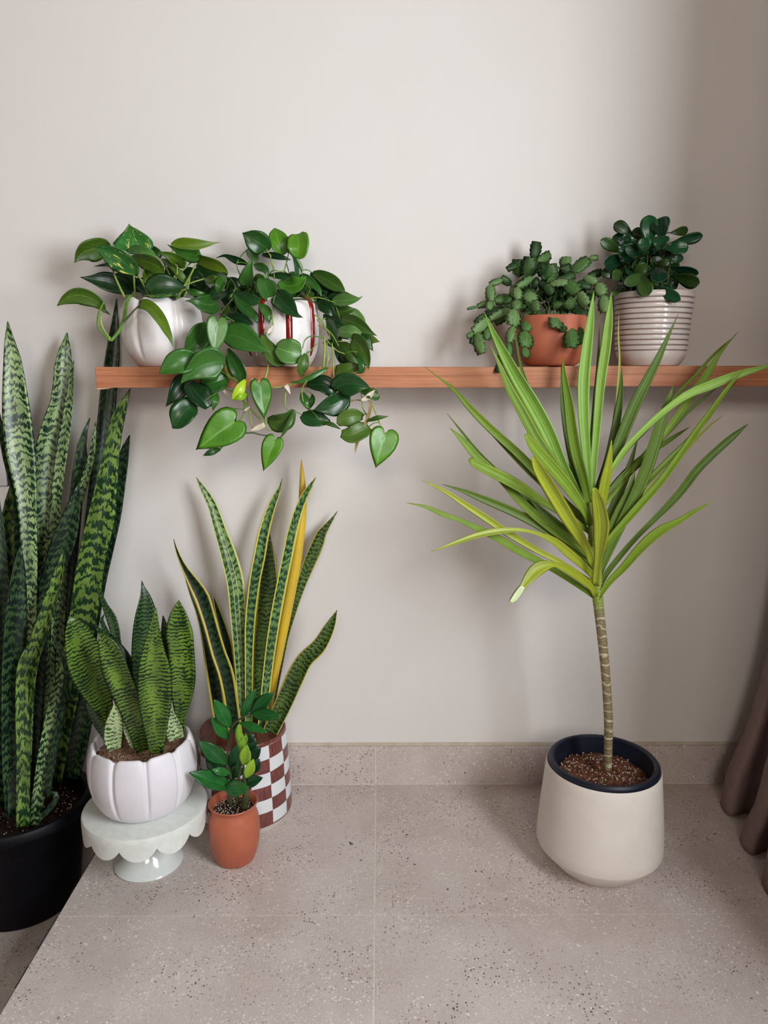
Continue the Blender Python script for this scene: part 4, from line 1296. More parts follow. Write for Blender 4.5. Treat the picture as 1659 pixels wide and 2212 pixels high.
rim = Vector((AX, SYC, ztop + 0.135))
for yc, dt, mk, rl, p in AL:
    q = z1(*p)
    yb = yc / 100
    o = blade(ap, q, yb, yb + dt / 100, M[mk], rl + random.uniform(-8, 8), None, .34, 0.0009, 18, 8, bulge=-0.012, wave=0.04)
    if p[1] < 760 and mk != 'poth_d':
        a_ = P(q[0][0], q[0][1], yb)
        b_ = rim + Vector((random.uniform(-.03, .04), random.uniform(-.03, .02), 0))
        if (a_ - b_).length < 0.12:
            petiole(o, a_, b_, 0.0016, M['vine'])
for w_, ya, yb, mk in [((770, 735, 20, 735, 755, 26, 712, 830, 28, 692, 960, 30, 650, 1060, 30, 580, 1145, 28), -.17, -.225, 'vine_g'), ((580, 1145, 26, 520, 1095, 16, 465, 1020, 18, 465, 920, 20, 490, 850, 16, 520, 790, 8), -.225, -.23, 'vine_g'),
                       ((590, 1140, 16, 530, 1070, 16, 490, 980, 18, 495, 900, 16), -.222, -.225, 'vine'), ((690, 975, 26, 740, 925, 18, 800, 860, 14, 840, 822, 12), -.222, -.22, 'vine_d'),
                       ((590, 490, 14, 620, 580, 18, 665, 680, 20, 705, 760, 22), -.15, -.16, 'vine'), ((785, 560, 16, 790, 660, 18, 800, 760, 22), -.16, -.15, 'vine'), ((825, 560, 16, 870, 640, 20, 935, 770, 24), -.165, -.15, 'vine'),
                       ((1172, 470, 12, 1172, 540, 14, 1160, 600, 14), -.115, -.12, 'vine'), ((1345, 445, 14, 1300, 540, 18, 1245, 640, 20, 1150, 800, 24), -.125, -.12, 'vine'), ((1290, 560, 12, 1265, 680, 16, 1220, 780, 16), -.12, -.12, 'vine')]:
    stem(ap, z1(*w_), ya, yb, M[mk], 'vine')

# ================================================================== PHILODENDRON
random.seed(41)
z2 = scl(460, 460, 3.95)
z3 = scl(330, 680, 2.9625)
BL = [  # crop, y cm, tip offset, material, roll, points (first = petiole end unless stated)
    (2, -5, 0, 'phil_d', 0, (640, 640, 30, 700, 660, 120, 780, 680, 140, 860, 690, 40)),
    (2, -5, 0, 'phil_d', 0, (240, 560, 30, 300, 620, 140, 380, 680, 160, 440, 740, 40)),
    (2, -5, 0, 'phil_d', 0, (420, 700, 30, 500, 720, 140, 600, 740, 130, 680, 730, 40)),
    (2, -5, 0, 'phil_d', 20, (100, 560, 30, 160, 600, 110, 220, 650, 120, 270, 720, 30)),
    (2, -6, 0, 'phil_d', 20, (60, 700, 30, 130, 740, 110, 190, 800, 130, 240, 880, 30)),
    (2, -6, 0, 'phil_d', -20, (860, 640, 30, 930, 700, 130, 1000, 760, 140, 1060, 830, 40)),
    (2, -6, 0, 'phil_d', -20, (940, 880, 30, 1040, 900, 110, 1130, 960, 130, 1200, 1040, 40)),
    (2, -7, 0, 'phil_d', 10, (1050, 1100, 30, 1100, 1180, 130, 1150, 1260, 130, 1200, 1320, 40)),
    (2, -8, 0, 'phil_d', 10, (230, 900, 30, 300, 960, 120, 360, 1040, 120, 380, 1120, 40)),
    (2, -4, -2, 'phil_p', 20, (305, 305, 24, 325, 340, 80, 355, 380, 76, 385, 412, 20)),
    (2, -6, -2, 'phil_d', 30, (300, 442, 14, 230, 410, 62, 160, 383, 52, 95, 363, 24, 26, 384, 2)),
    (2, -9, -2, 'phil', 12, (468, 322, 30, 455, 300, 110, 420, 272, 180, 370, 243, 196, 320, 212, 140, 280, 188, 60, 250, 171, 2)),
    (2, -8, 1, 'phil_b', -10, (608, 354, 26, 598, 325, 110, 575, 280, 158, 555, 225, 158, 538, 175, 112, 524, 131, 14)),
    (2, -10, 1, 'phil_b', 14, (718, 390, 40, 722, 360, 130, 728, 300, 186, 728, 240, 192, 724, 200, 160, 722, 176, 90)),
    (2, -9, -2, 'phil_d', 20, (420, 358, 24, 500, 362, 54, 580, 378, 50, 668, 402, 2)),
    (2, -10, -2, 'phil_d', 40, (640, 322, 6, 688, 380, 22, 714, 450, 52, 726, 520, 60, 742, 572, 14)),
    (2, -8, -2, 'phil_d', 10, (475, 535, 20, 560, 535, 56, 640, 550, 64, 702, 576, 20)),
    (2, -10, -4, 'phil_o', 14, (850, 512, 30, 900, 530, 86, 980, 575, 128, 1050, 620, 112, 1100, 655, 54, 1132, 694, 2)),
    (2, -9, -2, 'phil_d', 14, (838, 575, 20, 890, 600, 84, 950, 640, 84, 972, 694, 10)),
    (2, -12, -3, 'phil', 24, (758, 520, 20, 808, 560, 62, 860, 612, 62, 903, 660, 46, 927, 716, 2)),
    (2, -11, -2, 'phil_d', 20, (970, 742, 40, 1045, 704, 64, 1120, 694, 50, 1178, 694, 2)),
    (2, -13, -3, 'phil_p', 18, (1014, 742, 30, 1040, 745, 80, 1100, 745, 110, 1160, 744, 98, 1215, 738, 54, 1250, 730, 18, 1278, 708, 2)),
    (2, -13, -2, 'phil_d', 14, (880, 755, 26, 940, 790, 104, 1000, 840, 84, 1022, 884, 14)),
    (2, -12, -2, 'phil_o', 30, (1030, 840, 60, 1100, 840, 104, 1170, 830, 60, 1208, 820, 8)),
    (2, -12, -3, 'phil_p', 40, (1148, 802, 8, 1205, 848, 62, 1265, 908, 48, 1312, 968, 2)),
    (2, -14, -3, 'phil_o', -14, (1085, 905, 44, 1140, 916, 108, 1220, 946, 132, 1290, 985, 96, 1345, 1018, 40, 1400, 1050, 2)),
    (2, -15, -2, 'phil_p', 10, (1062, 1020, 50, 1115, 1015, 100, 1190, 1020, 112, 1262, 1042, 50)),
    (2, -13, -2, 'phil_o', 20, (1060, 1110, 40, 1130, 1160, 114, 1190, 1220, 106, 1245, 1295, 14)),
    (2, -18, -3, 'phil_o', -24, (1180, 1075, 60, 1200, 1085, 120, 1245, 1130, 165, 1285, 1195, 140, 1315, 1260, 74, 1328, 1334, 2)),
    (2, -17, -2, 'phil', -30, (970, 903, 24, 1008, 958, 92, 1034, 1040, 82, 1050, 1115, 34, 1053, 1176, 2)),
    (2, -12, -2, 'phil', 10, (290, 630, 60, 288, 595, 136, 296, 540, 118, 312, 460, 66, 336, 390, 2)),
    (2, -12, -2, 'phil', 16, (350, 438, 16, 398, 458, 72, 448, 490, 62, 469, 560, 3)),
    (2, -13, -2, 'phil_o', -16, (346, 572, 10, 400, 555, 74, 458, 594, 12)),
    (2, -15, -3, 'phil', 18, (438, 556, 60, 442, 590, 140, 455, 640, 178, 475, 700, 140, 495, 750, 60, 508, 782, 2)),
    (2, -15, -3, 'phil_b', 20, (573, 578, 20, 605, 608, 106, 665, 622, 148, 725, 602, 130, 768, 572, 58, 797, 541, 2)),
    (2, -15, -3, 'phil_d', -16, (178, 678, 8, 255, 718, 94, 340, 740, 92, 424, 750, 3)),
    (2, -16, -3, 'phil', 30, (183, 700, 8, 238, 780, 84, 300, 842, 92, 360, 890, 62, 372, 935, 12)),
    (2, -19, -3, 'phil_d', 18, (536, 700, 90, 560, 720, 156, 610, 770, 172, 665, 828, 122, 715, 872, 46, 770, 893, 2)),
    (2, -18, -2, 'phil', 20, (393, 768, 8, 438, 820, 84, 470, 880, 64, 481, 940, 6)),
    (2, -17, -3, 'phil_d', 10, (78, 880, 10, 170, 890, 64, 260, 910, 92, 345, 955, 16)),
    (2, -22, -2, 'phil', 14, (76, 1036, 26, 100, 1040, 110, 160, 1042, 196, 240, 1062, 232, 325, 1105, 182, 400, 1146, 90, 450, 1168, 36, 500, 1192, 2)),
    (2, -20, -2, 'phil_o', 30, (428, 1036, 36, 448, 1110, 94, 498, 1200, 142, 560, 1262, 112, 642, 1272, 4)),
    (2, -22, 0, 'phil_p', 0, (756, 1205, 60, 735, 1203, 150, 690, 1192, 208, 635, 1180, 216, 580, 1162, 168, 535, 1150, 60)),
    (2, -22, 0, 'phil_o', 20, (795, 1205, 36, 772, 1268, 92, 756, 1340, 84, 766, 1394, 12)),
    (2, -21, -1, 'phil', -24, (128, 1156, 16, 156, 1228, 90, 198, 1308, 142, 238, 1390, 112, 232, 1455, 10)),
    (2, -20, -1, 'phil_o', 12, (1045, 1345, 80, 1120, 1338, 104, 1200, 1322, 84, 1256, 1312, 40)),
    (2, -21, -1, 'phil', 40, (1234, 1190, 8, 1256, 1270, 52, 1265, 1340, 52, 1224, 1368, 6)),
    (2, -22, -1, 'phil', 20, (982, 1322, 6, 920, 1354, 42, 830, 1400, 52, 740, 1440, 30, 648, 1440, 2)),
    (2, -24, -2, 'phil_d', -14, (1040, 1505, 60, 1060, 1485, 140, 1120, 1465, 200, 1190, 1460, 190, 1260, 1468, 120, 1300, 1478, 60, 1342, 1492, 2)),
    (2, -22, -1, 'phil_d', 20, (803, 1460, 44, 870, 1465, 96, 940, 1462, 146, 1000, 1512, 124, 1024, 1575, 30)),
    # hanging below and left (second crop)
    (3, -19, -2, 'phil', 20, (348, 66, 50, 312, 120, 140, 270, 180, 142, 225, 225, 62, 186, 232, 5)),
    (3, -21, -2, 'phil_d', 14, (215, 385, 60, 188, 440, 122, 150, 500, 100, 112, 550, 42, 82, 588, 2)),
    (3, -21, -1, 'phil', -14, (475, 400, 50, 425, 420, 132, 360, 440, 132, 305, 450, 50)),
    (3, -22, -1, 'phil', 10, (392, 488, 30, 398, 545, 54, 384, 615, 2)),
    (3, -22, -2, 'phil_d', 20, (228, 425, 36, 268, 480, 132, 320, 540, 134, 355, 596, 46)),
    (3, -24, -2, 'phil_d', -14, (285, 590, 40, 265, 590, 100, 220, 602, 150, 180, 650, 150, 152, 695, 92, 126, 726, 6)),
    (3, -25, -2, 'phil', 14, (460, 302, 50, 440, 300, 120, 385, 305, 206, 320, 325, 186, 262, 360, 116, 212, 400, 50, 176, 444, 2)),
    (3, -26, -2, 'phil', -10, (288, 285, 36, 268, 282, 90, 220, 292, 154, 150, 308, 150, 92, 342, 86, 40, 380, 2)),
    (3, -24, -1, 'phil_l', 20, (592, 416, 16, 562, 468, 62, 532, 518, 54, 508, 544, 8)),
    (3, -24, -1, 'phil_l', -20, (604, 500, 10, 570, 525, 40, 515, 540, 8)),
    (3, -23, -1, 'phil_o', -24, (735, 672, 30, 790, 690, 112, 850, 672, 112, 892, 632, 56, 906, 608, 10)),
    (3, -24, -1, 'phil_o', 30, (900, 612, 10, 880, 680, 36, 840, 750, 20, 815, 790, 3)),
    (3, -23, -1, 'phil_d', 10, (504, 610, 8, 515, 650, 42, 527, 692, 8)),
    (3, -25, -1, 'phil', 10, (432, 860, 16, 375, 878, 44, 322, 902, 2)),
    (3, -23, -2, 'phil_d', 10, (1190, 495, 30, 1212, 535, 110, 1165, 572, 150, 1100, 592, 92, 1030, 608, 2)),
    (3, -22, -1, 'phil_d', 20, (953, 640, 40, 1000, 660, 104, 1070, 672, 92, 1135, 684, 20)),
    (3, -22, -1, 'phil', 20, (958, 498, 24, 974, 550, 62, 1003, 604, 20)),
    (3, -22, -1, 'phil', -20, (1020, 510, 10, 1022, 550, 40, 1010, 592, 8)),
    (3, -24, -1, 'phil_o', 14, (1345, 650, 40, 1285, 650, 102, 1225, 670, 104, 1186, 705, 24)),
    (3, -25, -1, 'phil_o', -12, (1385, 715, 50, 1340, 738, 112, 1270, 768, 112, 1205, 762, 46)),
    (3, -23, -1, 'phil_o', 20, (1328, 490, 10, 1390, 502, 64, 1432, 520, 60, 1452, 520, 8)),
    (3, -25, -1, 'phil_o', 30, (1365, 682, 10, 1435, 662, 32, 1508, 650, 2)),
    (3, -23, -1, 'phil_o', 30, (1075, 690, 8, 1140, 702, 30, 1202, 732, 4)),
]
nodes = []
VN = [  # vines: crop, points, y0, y1, material
    (3, (742, 300, 12, 730, 370, 14, 708, 440, 12), -.215, -.225, 'vine'), (3, (1098, 130, 12, 1100, 230, 14, 1092, 330, 13, 1086, 420, 10), -.205, -.215, 'vine'),
    (3, (1112, 180, 8, 1120, 280, 10, 1100, 390, 9), -.207, -.217, 'vine'), (3, (1148, 180, 9, 1155, 330, 11, 1160, 400, 10, 1180, 440, 8), -.205, -.22, 'vine'),
    (3, (750, 470, 10, 850, 455, 12, 930, 425, 10, 1100, 350, 8), -.22, -.22, 'vine'), (3, (855, 480, 9, 846, 540, 10, 850, 590, 8, 875, 620, 6), -.222, -.225, 'vine'),
    (3, (465, 375, 10, 510, 410, 12, 550, 440, 10), -.22, -.225, 'vine_g'), (3, (465, 470, 10, 520, 500, 12, 590, 560, 13, 640, 620, 12, 710, 695, 10), -.225, -.235, 'vine'),
    (3, (585, 560, 10, 588, 610, 11, 565, 665, 10, 520, 692, 8), -.232, -.245, 'vine_g'), (3, (605, 540, 8, 618, 620, 9, 640, 730, 8), -.23, -.235, 'vine'),
    (3, (720, 630, 10, 722, 690, 12, 735, 735, 8, 790, 740, 5), -.235, -.235, 'vine'), (3, (562, 762, 9, 640, 755, 9, 690, 768, 8, 750, 775, 7), -.238, -.24, 'vine_d'), (3, (740, 775, 7, 765, 785, 7, 778, 802, 6), -.238, -.24, 'vine_g'),
    (3, (1215, 625, 7, 1245, 565, 8, 1300, 545, 9, 1340, 550, 9), -.235, -.235, 'dry'), (3, (1340, 540, 10, 1385, 550, 11, 1420, 610, 10, 1450, 690, 9, 1482, 768, 7), -.24, -.25, 'vine'),
    (3, (1340, 550, 9, 1345, 600, 9, 1370, 640, 8), -.238, -.24, 'vine'), (3, (958, 215, 6, 975, 160, 7, 1020, 135, 8, 1095, 150, 9), -.215, -.205, 'vine_g'), (3, (955, 262, 6, 1000, 240, 7, 1050, 185, 7), -.218, -.21, 'vine_g'),
    (3, (1170, 170, 7, 1220, 170, 7, 1262, 172, 6), -.19, -.2, 'vine'), (3, (760, 0, 9, 768, 70, 10, 745, 130, 8), -.20, -.205, 'vine'), (3, (985, 420, 6, 955, 480, 7, 965, 560, 7, 1000, 600, 6), -.235, -.235, 'vine'),
    (3, (410, 45, 6, 440, 20, 7, 490, 25, 8, 530, 50, 8), -.22, -.19, 'vine_g'), (3, (1050, 30, 8, 1090, 70, 8, 1150, 130, 8, 1190, 200, 6), -.19, -.2, 'vine'), (3, (1110, 160, 7, 1180, 230, 8, 1230, 250, 6), -.2, -.2, 'vine'),
    (2, (490, 330, 8, 500, 400, 10, 515, 480, 10, 525, 560, 9), -.10, -.12, 'vine'), (2, (460, 318, 8, 490, 370, 9, 505, 440, 8), -.10, -.11, 'vine'), (2, (720, 388, 9, 755, 440, 10, 765, 490, 10, 750, 530, 8), -.11, -.12, 'vine'),
    (2, (645, 345, 9, 625, 430, 11, 600, 495, 11, 530, 490, 10), -.095, -.11, 'vine'), (2, (430, 440, 8, 490, 430, 9, 520, 460, 9, 520, 500, 8), -.12, -.12, 'vine'),
    (2, (810, 740, 9, 880, 720, 10, 950, 735, 9, 1030, 762, 7), -.14, -.14, 'vine'), (2, (200, 430, 5, 210, 480, 6, 230, 530, 6), -.08, -.09, 'vine_d'), (2, (110, 540, 6, 160, 570, 8, 190, 640, 8, 150, 720, 8), -.09, -.12, 'vine'),
    (2, (60, 860, 7, 120, 790, 8, 170, 730, 8), -.13, -.13, 'vine'), (2, (700, 560, 8, 780, 600, 9, 830, 640, 9, 800, 720, 8), -.11, -.12, 'vine'), (2, (660, 740, 16, 760, 735, 16, 860, 760, 14, 900, 820, 12), -.185, -.19, 'vine_d'),
    (2, (870, 870, 12, 930, 920, 12, 960, 990, 12), -.19, -.195, 'vine'), (2, (900, 960, 10, 980, 1010, 10, 1000, 1080, 8), -.19, -.2, 'dry'), (2, (310, 660, 7, 350, 620, 8, 380, 680, 7), -.12, -.12, 'vine'),
    (2, (100, 1370, 8, 170, 1400, 9, 220, 1460, 9), -.22, -.225, 'vine_g'), (2, (510, 800, 8, 512, 880, 9, 490, 980, 8), -.205, -.21, 'vine'),
]
for cpn, w_, ya, yb, mk in VN:
    q = (z2 if cpn == 2 else z3)(*w_)
    stem(bp, q, ya, yb, M[mk], 'vine', 12, 7)
    for i, (x, y, w) in enumerate(q):
        nodes.append(P(x, y, ya + (yb - ya) * i / (len(q) - 1)))
for k in range(10):
    nodes.append(Vector((BX + random.uniform(-.05, .05), SYC + random.uniform(-.05, .04), ztop + 0.14)))


def to_node(leaf, a, r=0.0011, mat='vine_g', mx=0.09):
    b_ = min(nodes, key=lambda n: (n - a).length)
    d = (b_ - a).length
    if 0.006 < d < mx:
        petiole(leaf, a, b_, r, M[mat])


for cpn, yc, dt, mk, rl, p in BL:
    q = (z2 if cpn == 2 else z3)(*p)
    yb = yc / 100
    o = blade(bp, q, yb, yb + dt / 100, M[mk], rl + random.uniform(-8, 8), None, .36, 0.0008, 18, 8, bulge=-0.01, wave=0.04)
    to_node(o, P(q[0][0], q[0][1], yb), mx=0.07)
for k in range(38):      # leaves deep inside the plant
    if k < 24:
        cx_, cy_, rx_, ry_ = 560, 700, 450, 190
    elif k < 32:
        cx_, cy_, rx_, ry_ = 110, 720, 150, 200
    else:
        cx_, cy_, rx_, ry_ = 1120, 1080, 150, 210
    a_, rr = random.random() * 6.283, math.sqrt(random.random())
    x, y = cx_ + rx_ * rr * math.cos(a_), cy_ + ry_ * rr * math.sin(a_)
    da = random.uniform(-0.5, 1.2) + (math.pi if x < cx_ and random.random() < .7 else 0)
    ln = random.uniform(120, 190)
    f2 = scl2(460, 460, 3.95)
    yb = random.uniform(-.11, -.05)
    if k >= 24:
        yb = random.uniform(-.13, -.08)
    o = heart(bp, f2(x, y), f2(x + ln * math.cos(da), y + ln * abs(math.sin(da)) * 1.0), random.uniform(95, 140) / 3.95, yb, yb - random.uniform(0, .03), M[random.choice(['phil_d', 'phil_d', 'phil', 'phil_o'])], random.uniform(-40, 40), 0.3, 0.2)
    to_node(o, P(*f2(x, y), yb), mx=0.06)
z3p, z2p = scl2(330, 680, 2.9625), scl2(460, 460, 3.95)
for pf, b_, t_, w_, yb, yt, mk, rl in [
    (z3p, (412, 52), (392, 272), 138, -.235, -.245, 'phil_p', 8), (z3p, (512, 690), (270, 864), 232, -.25, -.27, 'phil_b', -8),
    (z3p, (686, 452), (716, 670), 136, -.24, -.25, 'phil_b', 12), (z3p, (776, 812), (704, 1002), 132, -.245, -.255, 'phil_b', -8),
    (z3p, (1484, 768), (1428, 982), 190, -.25, -.265, 'phil_b', 10)]:
    o = heart(bp, pf(*b_), pf(*t_), w_ / (2.9625 if pf is z3p else 3.95), yb, yt, M[mk], rl)
    to_node(o, P(*pf(*b_), yb))
for cpn, y_, p in [(3, -.245, (618, 742, 2, 645, 734, 20, 675, 722, 36, 716, 703, 30)), (3, -.225, (848, 450, 26, 862, 470, 26, 872, 490, 14, 880, 508, 3)), (3, -.245, (1330, 548, 12, 1365, 535, 34, 1395, 510, 34, 1420, 482, 3)),
                   (3, -.23, (626, 410, 4, 650, 420, 18, 680, 436, 16)), (3, -.225, (450, 480, 12, 480, 515, 22, 508, 540, 4)), (3, -.21, (668, 220, 14, 668, 240, 16, 664, 262, 3)), (3, -.205, (770, 70, 10, 750, 100, 22, 732, 122, 6)),
                   (3, -.24, (580, 615, 6, 600, 605, 18, 620, 590, 5)), (2, -.2, (990, 1215, 20, 990, 1240, 34, 1000, 1262, 10))]:
    blade(bp, (z2 if cpn == 2 else z3)(*p), y_, y_ - .004, M['bract'], 10, 10, .6, 0.0006, 8, 4, name='bract')
blade(bp, z3(1392, 555, 16, 1385, 620, 22, 1362, 690, 24, 1325, 760, 26, 1302, 830, 20, 1295, 882, 2), -.25, -.255, M['dry'], 20, 20, .8, 0.0008, 14, 6, name='dry_sheath')

# ================================================================== CHRISTMAS CACTUS
random.seed(51)
z4 = scl2(990, 450, 3.016)
SEG = [(0.0, 0.13), (0.05, 0.22), (0.15, 0.37), (0.27, 0.48), (0.275, 0.39), (0.40, 0.475), (0.54, 0.53), (0.545, 0.44), (0.68, 0.5), (0.81, 0.5), (0.815, 0.39), (0.90, 0.41), (1.0, 0.38), (0.965, 0.28), (0.985, 0.16), (0.975, 0.06)]


def segment(a, b_, w, ya, yb, mat, roll=0.0):
    """one flat toothed joint between two pixels"""
    o0 = org(tp)
    pa, pb_ = P(a[0], a[1], ya), P(b_[0], b_[1], yb)
    L = pb_ - pa
    ln = L.length
    T = L.normalized()
    V = (pa - CAM).normalized()
    Sd = T.cross(V).normalized()
    N = Sd.cross(T).normalized()
    if N.dot(V) > 0:
        N, Sd = -N, -Sd
    an = math.radians(roll)
    Sr = Sd * math.cos(an) + N * math.sin(an)
    Nr = N * math.cos(an) - Sd * math.sin(an)
    hw = w * mpp(pa) / max(.5, math.cos(an))
    rows, rowb, uvr = [], [], []
    for (x, y) in SEG:
        r1, r2, uu = [], [], []
        ys = 0.16 + 0.27 * math.sin(math.pi * min(1, max(0, x)) ** 0.8)
        for q in (-1, -0.6, 0, 0.6, 1):
            h = 0.0025 * math.sin(math.pi * x) - 0.10 * hw * abs(q)
            p = pa + T * (x * ln) + Sr * (q * (y if abs(q) == 1 else min(y, ys) * 1.2 if y < ys * 0.8 else ys) * hw) + Nr * h - o0
            th = 0.0008 * (1 - q * q) + (0.0008 if q == 0 else 0)
            r1.append(p + Nr * th)
            r2.append(p - Nr * th)
            uu.append((0.5 + q * 0.5, x))
        rows.append(r1)
        rowb.append(r2)
        uvr.append(uu)
    Vv, F, UV, FM = grid_closed(rows, rowb, uvr)
    return link('segment', Vv, F, mat, tp, uvs=UV)


CH = [  # chains: material, y start cm, y end cm, joints (x, y), widths
    ('cact_d', -7, -7, [(495, 330), (512, 215)], [78]), ('cact_d', -9, -10, [(455, 452), (470, 315)], [112]), ('cact', -8, -7, [(515, 355), (605, 300)], [74]), ('cact_d', -7, -9, [(395, 450), (385, 335)], [92]), ('cact_d', -7, -9, [(430, 345), (318, 398)], [50]),
    ('cact_d', -10, -11, [(600, 468), (598, 362)], [108]), ('cact', -10, -10, [(690, 385), (700, 313)], [80]), ('cact_d', -11, -11, [(705, 425), (695, 362)], [84]), ('cact', -9, -10, [(745, 412), (850, 325), (912, 322)], [82, 40]),
    ('cact_d', -10, -10, [(835, 452), (940, 410)], [56]), ('cact', -11, -20, [(490, 450), (382, 512), (388, 592), (372, 655), (360, 765), (330, 872), (338, 962)], [64, 66, 74, 104, 66, 42]),
    ('cact', -12, -17, [(440, 545), (490, 600), (506, 672)], [86, 64]), ('cact', -10, -13, [(290, 465), (205, 495), (215, 605), (198, 660)], [46, 72, 60, 56]), ('cact', -9, -12, [(360, 585), (240, 600), (125, 640), (58, 657)], [72, 44, 20]),
    ('cact', -11, -16, [(335, 655), (205, 725), (100, 812), (58, 838)], [60, 84, 40]), ('cact', -14, -16, [(118, 810), (150, 948)], [80]), ('cact_d', -13, -14, [(112, 812), (86, 884)], [44]), ('cact', -13, -14, [(195, 780), (180, 855)], [64]),
    ('cact', -13, -22, [(480, 680), (442, 730), (442, 797), (440, 902), (440, 968)], [70, 84, 108, 62]), ('cact', -17, -21, [(645, 680), (638, 775)], [102]), ('cact_d', -18, -20, [(672, 735), (682, 802)], [62]), ('cact', -15, -22, [(690, 680), (738, 775), (735, 905)], [84, 104]),
    ('cact_d', -18, -20, [(785, 775), (800, 885)], [62]), ('cact', -12, -14, [(595, 490), (715, 478)], [50]), ('cact', -13, -19, [(690, 478), (775, 552), (835, 638)], [96, 82]), ('cact', -11, -16, [(815, 450), (905, 485), (940, 565), (952, 678)], [60, 88, 80]),
    ('cact_d', -11, -12, [(775, 480), (868, 512)], [62]), ('cact', -14, -16, [(680, 640), (750, 632)], [64]), ('cact_d', -14, -16, [(735, 645), (845, 690)], [72]), ('cact_d', -8, -9, [(345, 500), (280, 450)], [54]), ('cact_d', -16, -20, [(285, 930), (270, 1000), (256, 1068)], [44, 46]),
    ('cact_d', -10, -12, [(330, 690), (240, 745)], [60]), ('cact_d', -9, -12, [(300, 640), (180, 690), (110, 750)], [60, 50]), ('cact', -11, -12, [(600, 640), (690, 622)], [60]), ('cact_d', -15, -17, [(510, 660), (535, 712)], [50]),
    ('cact_d', -9, -9, [(640, 470), (760, 430)], [70]), ('cact_d', -9, -9, [(540, 440), (560, 350)], [90]),
]
for mk, ya, yb, js, ws in CH:
    n = len(js) - 1
    for i in range(n):
        t0, t1 = i / n, (i + 1) / n
        segment(z4(*js[i]), z4(*js[i + 1]), ws[i] / 3.016, (ya + (yb - ya) * t0) / 100, (ya + (yb - ya) * t1) / 100, M[mk], random.uniform(-30, 30))
for i in range(64):      # inner mass of the plant
    a_ = random.uniform(0, 6.283)
    rr = math.sqrt(random.random())
    x, y = 620 + 230 * rr * math.cos(a_), 560 + 130 * rr * math.sin(a_)
    d = random.uniform(-70, 70)
    segment(z4(x, y), z4(x + d + (x - 600) * 0.15, y + random.uniform(-60, 70)), random.uniform(70, 100) / 3.016, random.uniform(-.12, -.05), random.uniform(-.13, -.06), M['cact_d' if random.random() < .65 else 'cact'], random.uniform(-40, 40))
for i in range(9):
    x = 480 + i * 40
    q = z4(x, 560)
    stem(tp, [(*z4(560 + i * 18, 735), 3.0), (*z4(560 + i * 20, 660), 2.6), (q[0], q[1], 2.2)], -.118, -.10, M['vine_d'], 'stalk', 6, 6)

# ================================================================== PEPEROMIA
random.seed(61)


def ovate(parent, b_, t_, w, yb, yt, mat, prof, roll, chan=.3, name='leaf', bulge=-.006, thick=.0016):
    pts = [(b_[0] + (t_[0] - b_[0]) * s, b_[1] + (t_[1] - b_[1]) * s, w * k) for s, k in prof]
    return blade(parent, pts, yb, yt, mat, roll, roll, chan, thick, 16, 6, bulge=bulge, name=name)


OBO = [(0, .12), (.12, .3), (.3, .62), (.5, .9), (.68, 1.0), (.84, .86), (.95, .5), (1.0, .12)]
PL = [(1245, 250, 1240, 45, 100, -14, 0, 'pep'), (1330, 200, 1318, 60, 106, -16, 1, 'pep'), (1135, 170, 1016, 98, 72, -10, 0, 'pep_o'), (1062, 290, 930, 203, 66, -10, -2, 'pep_o'), (1380, 160, 1497, 142, 52, -8, 1, 'pep_o'),
      (1390, 225, 1592, 178, 66, -11, -2, 'pep'), (1345, 262, 1499, 252, 80, -14, -2, 'pep'), (1212, 292, 1208, 192, 82, -18, -1, 'pep'), (1240, 290, 1088, 258, 78, -15, -2, 'pep'), (1305, 278, 1322, 180, 104, -17, 0, 'pep'),
      (1110, 245, 1008, 182, 72, -9, 0, 'pep'), (1200, 195, 1138, 140, 64, -8, 0, 'pep_o'), (1122, 232, 1094, 172, 44, -12, 0, 'pep'), (1335, 325, 1467, 325, 52, -13, -1, 'pep'), (1085, 330, 948, 365, 92, -11, -3, 'pep'),
      (1290, 365, 1378, 350, 48, -14, -2, 'pep_o'), (1385, 385, 1565, 425, 56, -12, -3, 'pep'), (1392, 440, 1572, 488, 84, -13, -4, 'pep_o'), (1292, 385, 1318, 482, 96, -18, -3, 'pep'), (1250, 425, 1080, 492, 74, -16, -3, 'pep_o'),
      (1185, 430, 1235, 570, 96, -17, -3, 'pep_o'), (1280, 508, 1448, 598, 68, -17, -5, 'pep'), (1080, 420, 1000, 450, 76, -11, -2, 'pep_o'), (1140, 340, 1050, 300, 70, -12, -1, 'pep'), (1060, 540, 1000, 560, 30, -13, -2, 'pep_o'), (1035, 450, 935, 408, 62, -12, 0, 'pep_o')]
STK = [(1100, 1060, 430), (1130, 1110, 330), (1170, 1150, 280), (1210, 1240, 220), (1250, 1250, 300), (1285, 1320, 190), (1320, 1340, 260), (1350, 1380, 330), (1380, 1390, 420), (1300, 1290, 400), (1150, 1190, 440)]
pn = [P(*z4(x0 + (x1 - x0) * t, 585 + (y1 - 585) * t), -.12) for x0, x1, y1 in STK for t in (.4, .6, .8, 1.0)]
for bx, by, tx, ty, w, yc, dt, mk in PL:
    lf = ovate(pp, z4(bx, by), z4(tx, ty), w * 1.12 / 3.016, yc / 100, (yc + dt) / 100, M[mk], OBO, random.uniform(-26, 26))
    a_ = P(*z4(bx, by), yc / 100)
    b_ = min(pn, key=lambda n: (n - a_).length)
    if (a_ - b_).length > 0.006:
        petiole(lf, a_, b_, 0.0013, M['vine_d'])
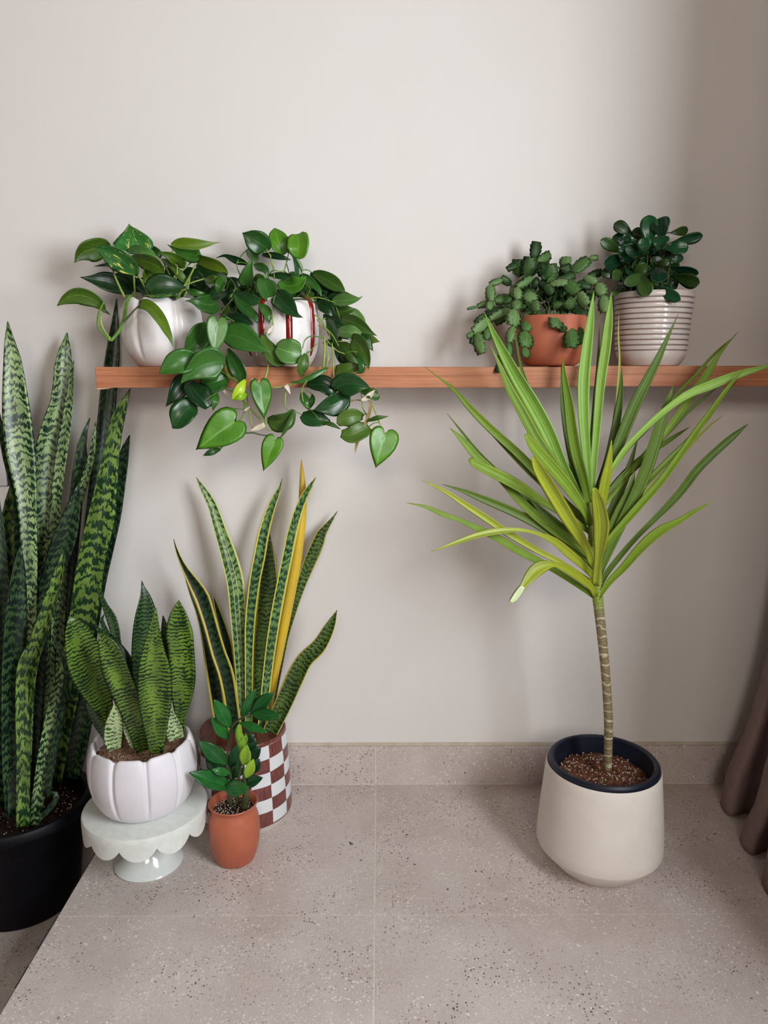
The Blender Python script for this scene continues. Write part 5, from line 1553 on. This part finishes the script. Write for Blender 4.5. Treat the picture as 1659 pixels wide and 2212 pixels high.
for i in range(72):
    a_ = random.uniform(0, 6.283)
    rr = math.sqrt(random.random())
    x, y = 1225 + 160 * rr * math.cos(a_), 395 + 130 * rr * math.sin(a_)
    ang = random.uniform(0, 6.283)
    ovate(pp, z4(x, y), z4(x + 105 * math.cos(ang), y + 90 * math.sin(ang)), random.uniform(72, 104) / 3.016, random.uniform(-.13, -.06), random.uniform(-.14, -.06), M['pep' if random.random() < .6 else 'pep_o'], OBO, random.uniform(-40, 40))
for i, (x0, x1, y1) in enumerate(STK):
    stem(pp, [(*z4(x0, 585), 4.2), (*z4((x0 * 2 + x1) / 3, 520), 3.8), (*z4(x1, y1), 2.6)], -.12 - .03 * (i % 3 == 0), -.12, M['vine_d'], 'stalk', 8, 7)

# ================================================================== ZZ PLANT
random.seed(71)
zz = scl2(400, 1470, 5.267)
OVA = [(0, .08), (.08, .3), (.2, .68), (.38, .98), (.52, 1.0), (.7, .8), (.86, .45), (.95, .2), (1.0, .04)]
ZL = [(560, 1040, 600, 720, 170, -27, 0, 'zz_d'), (540, 1120, 620, 940, 130, -27, 0, 'zz_d'), (700, 930, 860, 760, 130, -27, 0, 'zz_d'), (720, 850, 800, 650, 90, -26, 0, 'zz_d'), (735, 1065, 848, 890, 110, -29, 0, 'zz_d'), (660, 600, 770, 545, 50, -27, 0, 'zz_d'), (690, 700, 790, 610, 90, -26, 0, 'zz_d'),
      (525, 1120, 230, 850, 200, -28, -1, 'zz_d'), (515, 538, 328, 215, 146, -30, -2, 'zz'), (490, 668, 296, 418, 124, -30, -2, 'zz'), (650, 408, 805, 95, 116, -29, 0, 'zz'), (755, 365, 1012, 138, 138, -30, 0, 'zz'), (745, 378, 1090, 408, 122, -31, -2, 'zz'), (612, 478, 932, 588, 92, -31, -3, 'zz'),
      (472, 870, 318, 748, 66, -29, -1, 'zz_l'), (475, 958, 156, 684, 160, -31, -2, 'zz'), (515, 1058, 298, 1015, 86, -32, -2, 'zz'), (620, 1180, 885, 1105, 124, -30, -2, 'zz_d'), (540, 1215, 46, 1048, 175, -32, -4, 'zz'), (440, 1235, 722, 1215, 165, -33, -3, 'zz'), (490, 1150, 600, 1165, 60, -32, -1, 'zz_d'),
      (660, 970, 705, 728, 116, -33, -1, 'zz_l'), (690, 1115, 778, 893, 104, -33, -1, 'zz_l'), (700, 975, 738, 798, 52, -31, 0, 'zz_l'), (690, 730, 690, 595, 40, -30, 0, 'zz_l')]
for bx, by, tx, ty, w, yc, dt, mk in ZL:
    ovate(zs, zz(bx, by), zz(tx, ty), w * 1.14 / 5.267, yc / 100, (yc + dt) / 100, M[mk], OVA, random.uniform(-18, 18), .35, 'leaflet', -.006, .0012)
zzs = scl(400, 1470, 5.267)
stem(zs, zzs(612, 496, 14, 600, 560, 64, 618, 640, 100, 640, 710, 104, 640, 780, 62, 650, 860, 24), -.325, -.32, M['zz_l'], 'new_shoot', 14, 10)
stem(zs, zzs(590, 640, 4, 625, 690, 22, 668, 640, 4), -.336, -.336, M['zz_l'], 'shoot_fold', 6, 6)
stem(zs, zzs(520, 1430, 50, 505, 1290, 44, 520, 1150, 30, 515, 1060, 28, 470, 940, 26, 488, 800, 28, 508, 620, 30, 528, 530, 28, 640, 425, 22, 752, 368, 14), -.298, -.30, M['vine_d'], 'stalk', 26, 10)
stem(zs, zzs(600, 1420, 44, 592, 1290, 42, 610, 1120, 30, 640, 900, 24), -.29, -.29, M['vine_d'], 'stalk', 12, 10)
stem(zs, zzs(668, 1450, 84, 685, 1340, 80, 695, 1240, 62, 668, 1110, 34, 662, 960, 24), -.30, -.318, M['vine_d'], 'stalk', 14, 10)
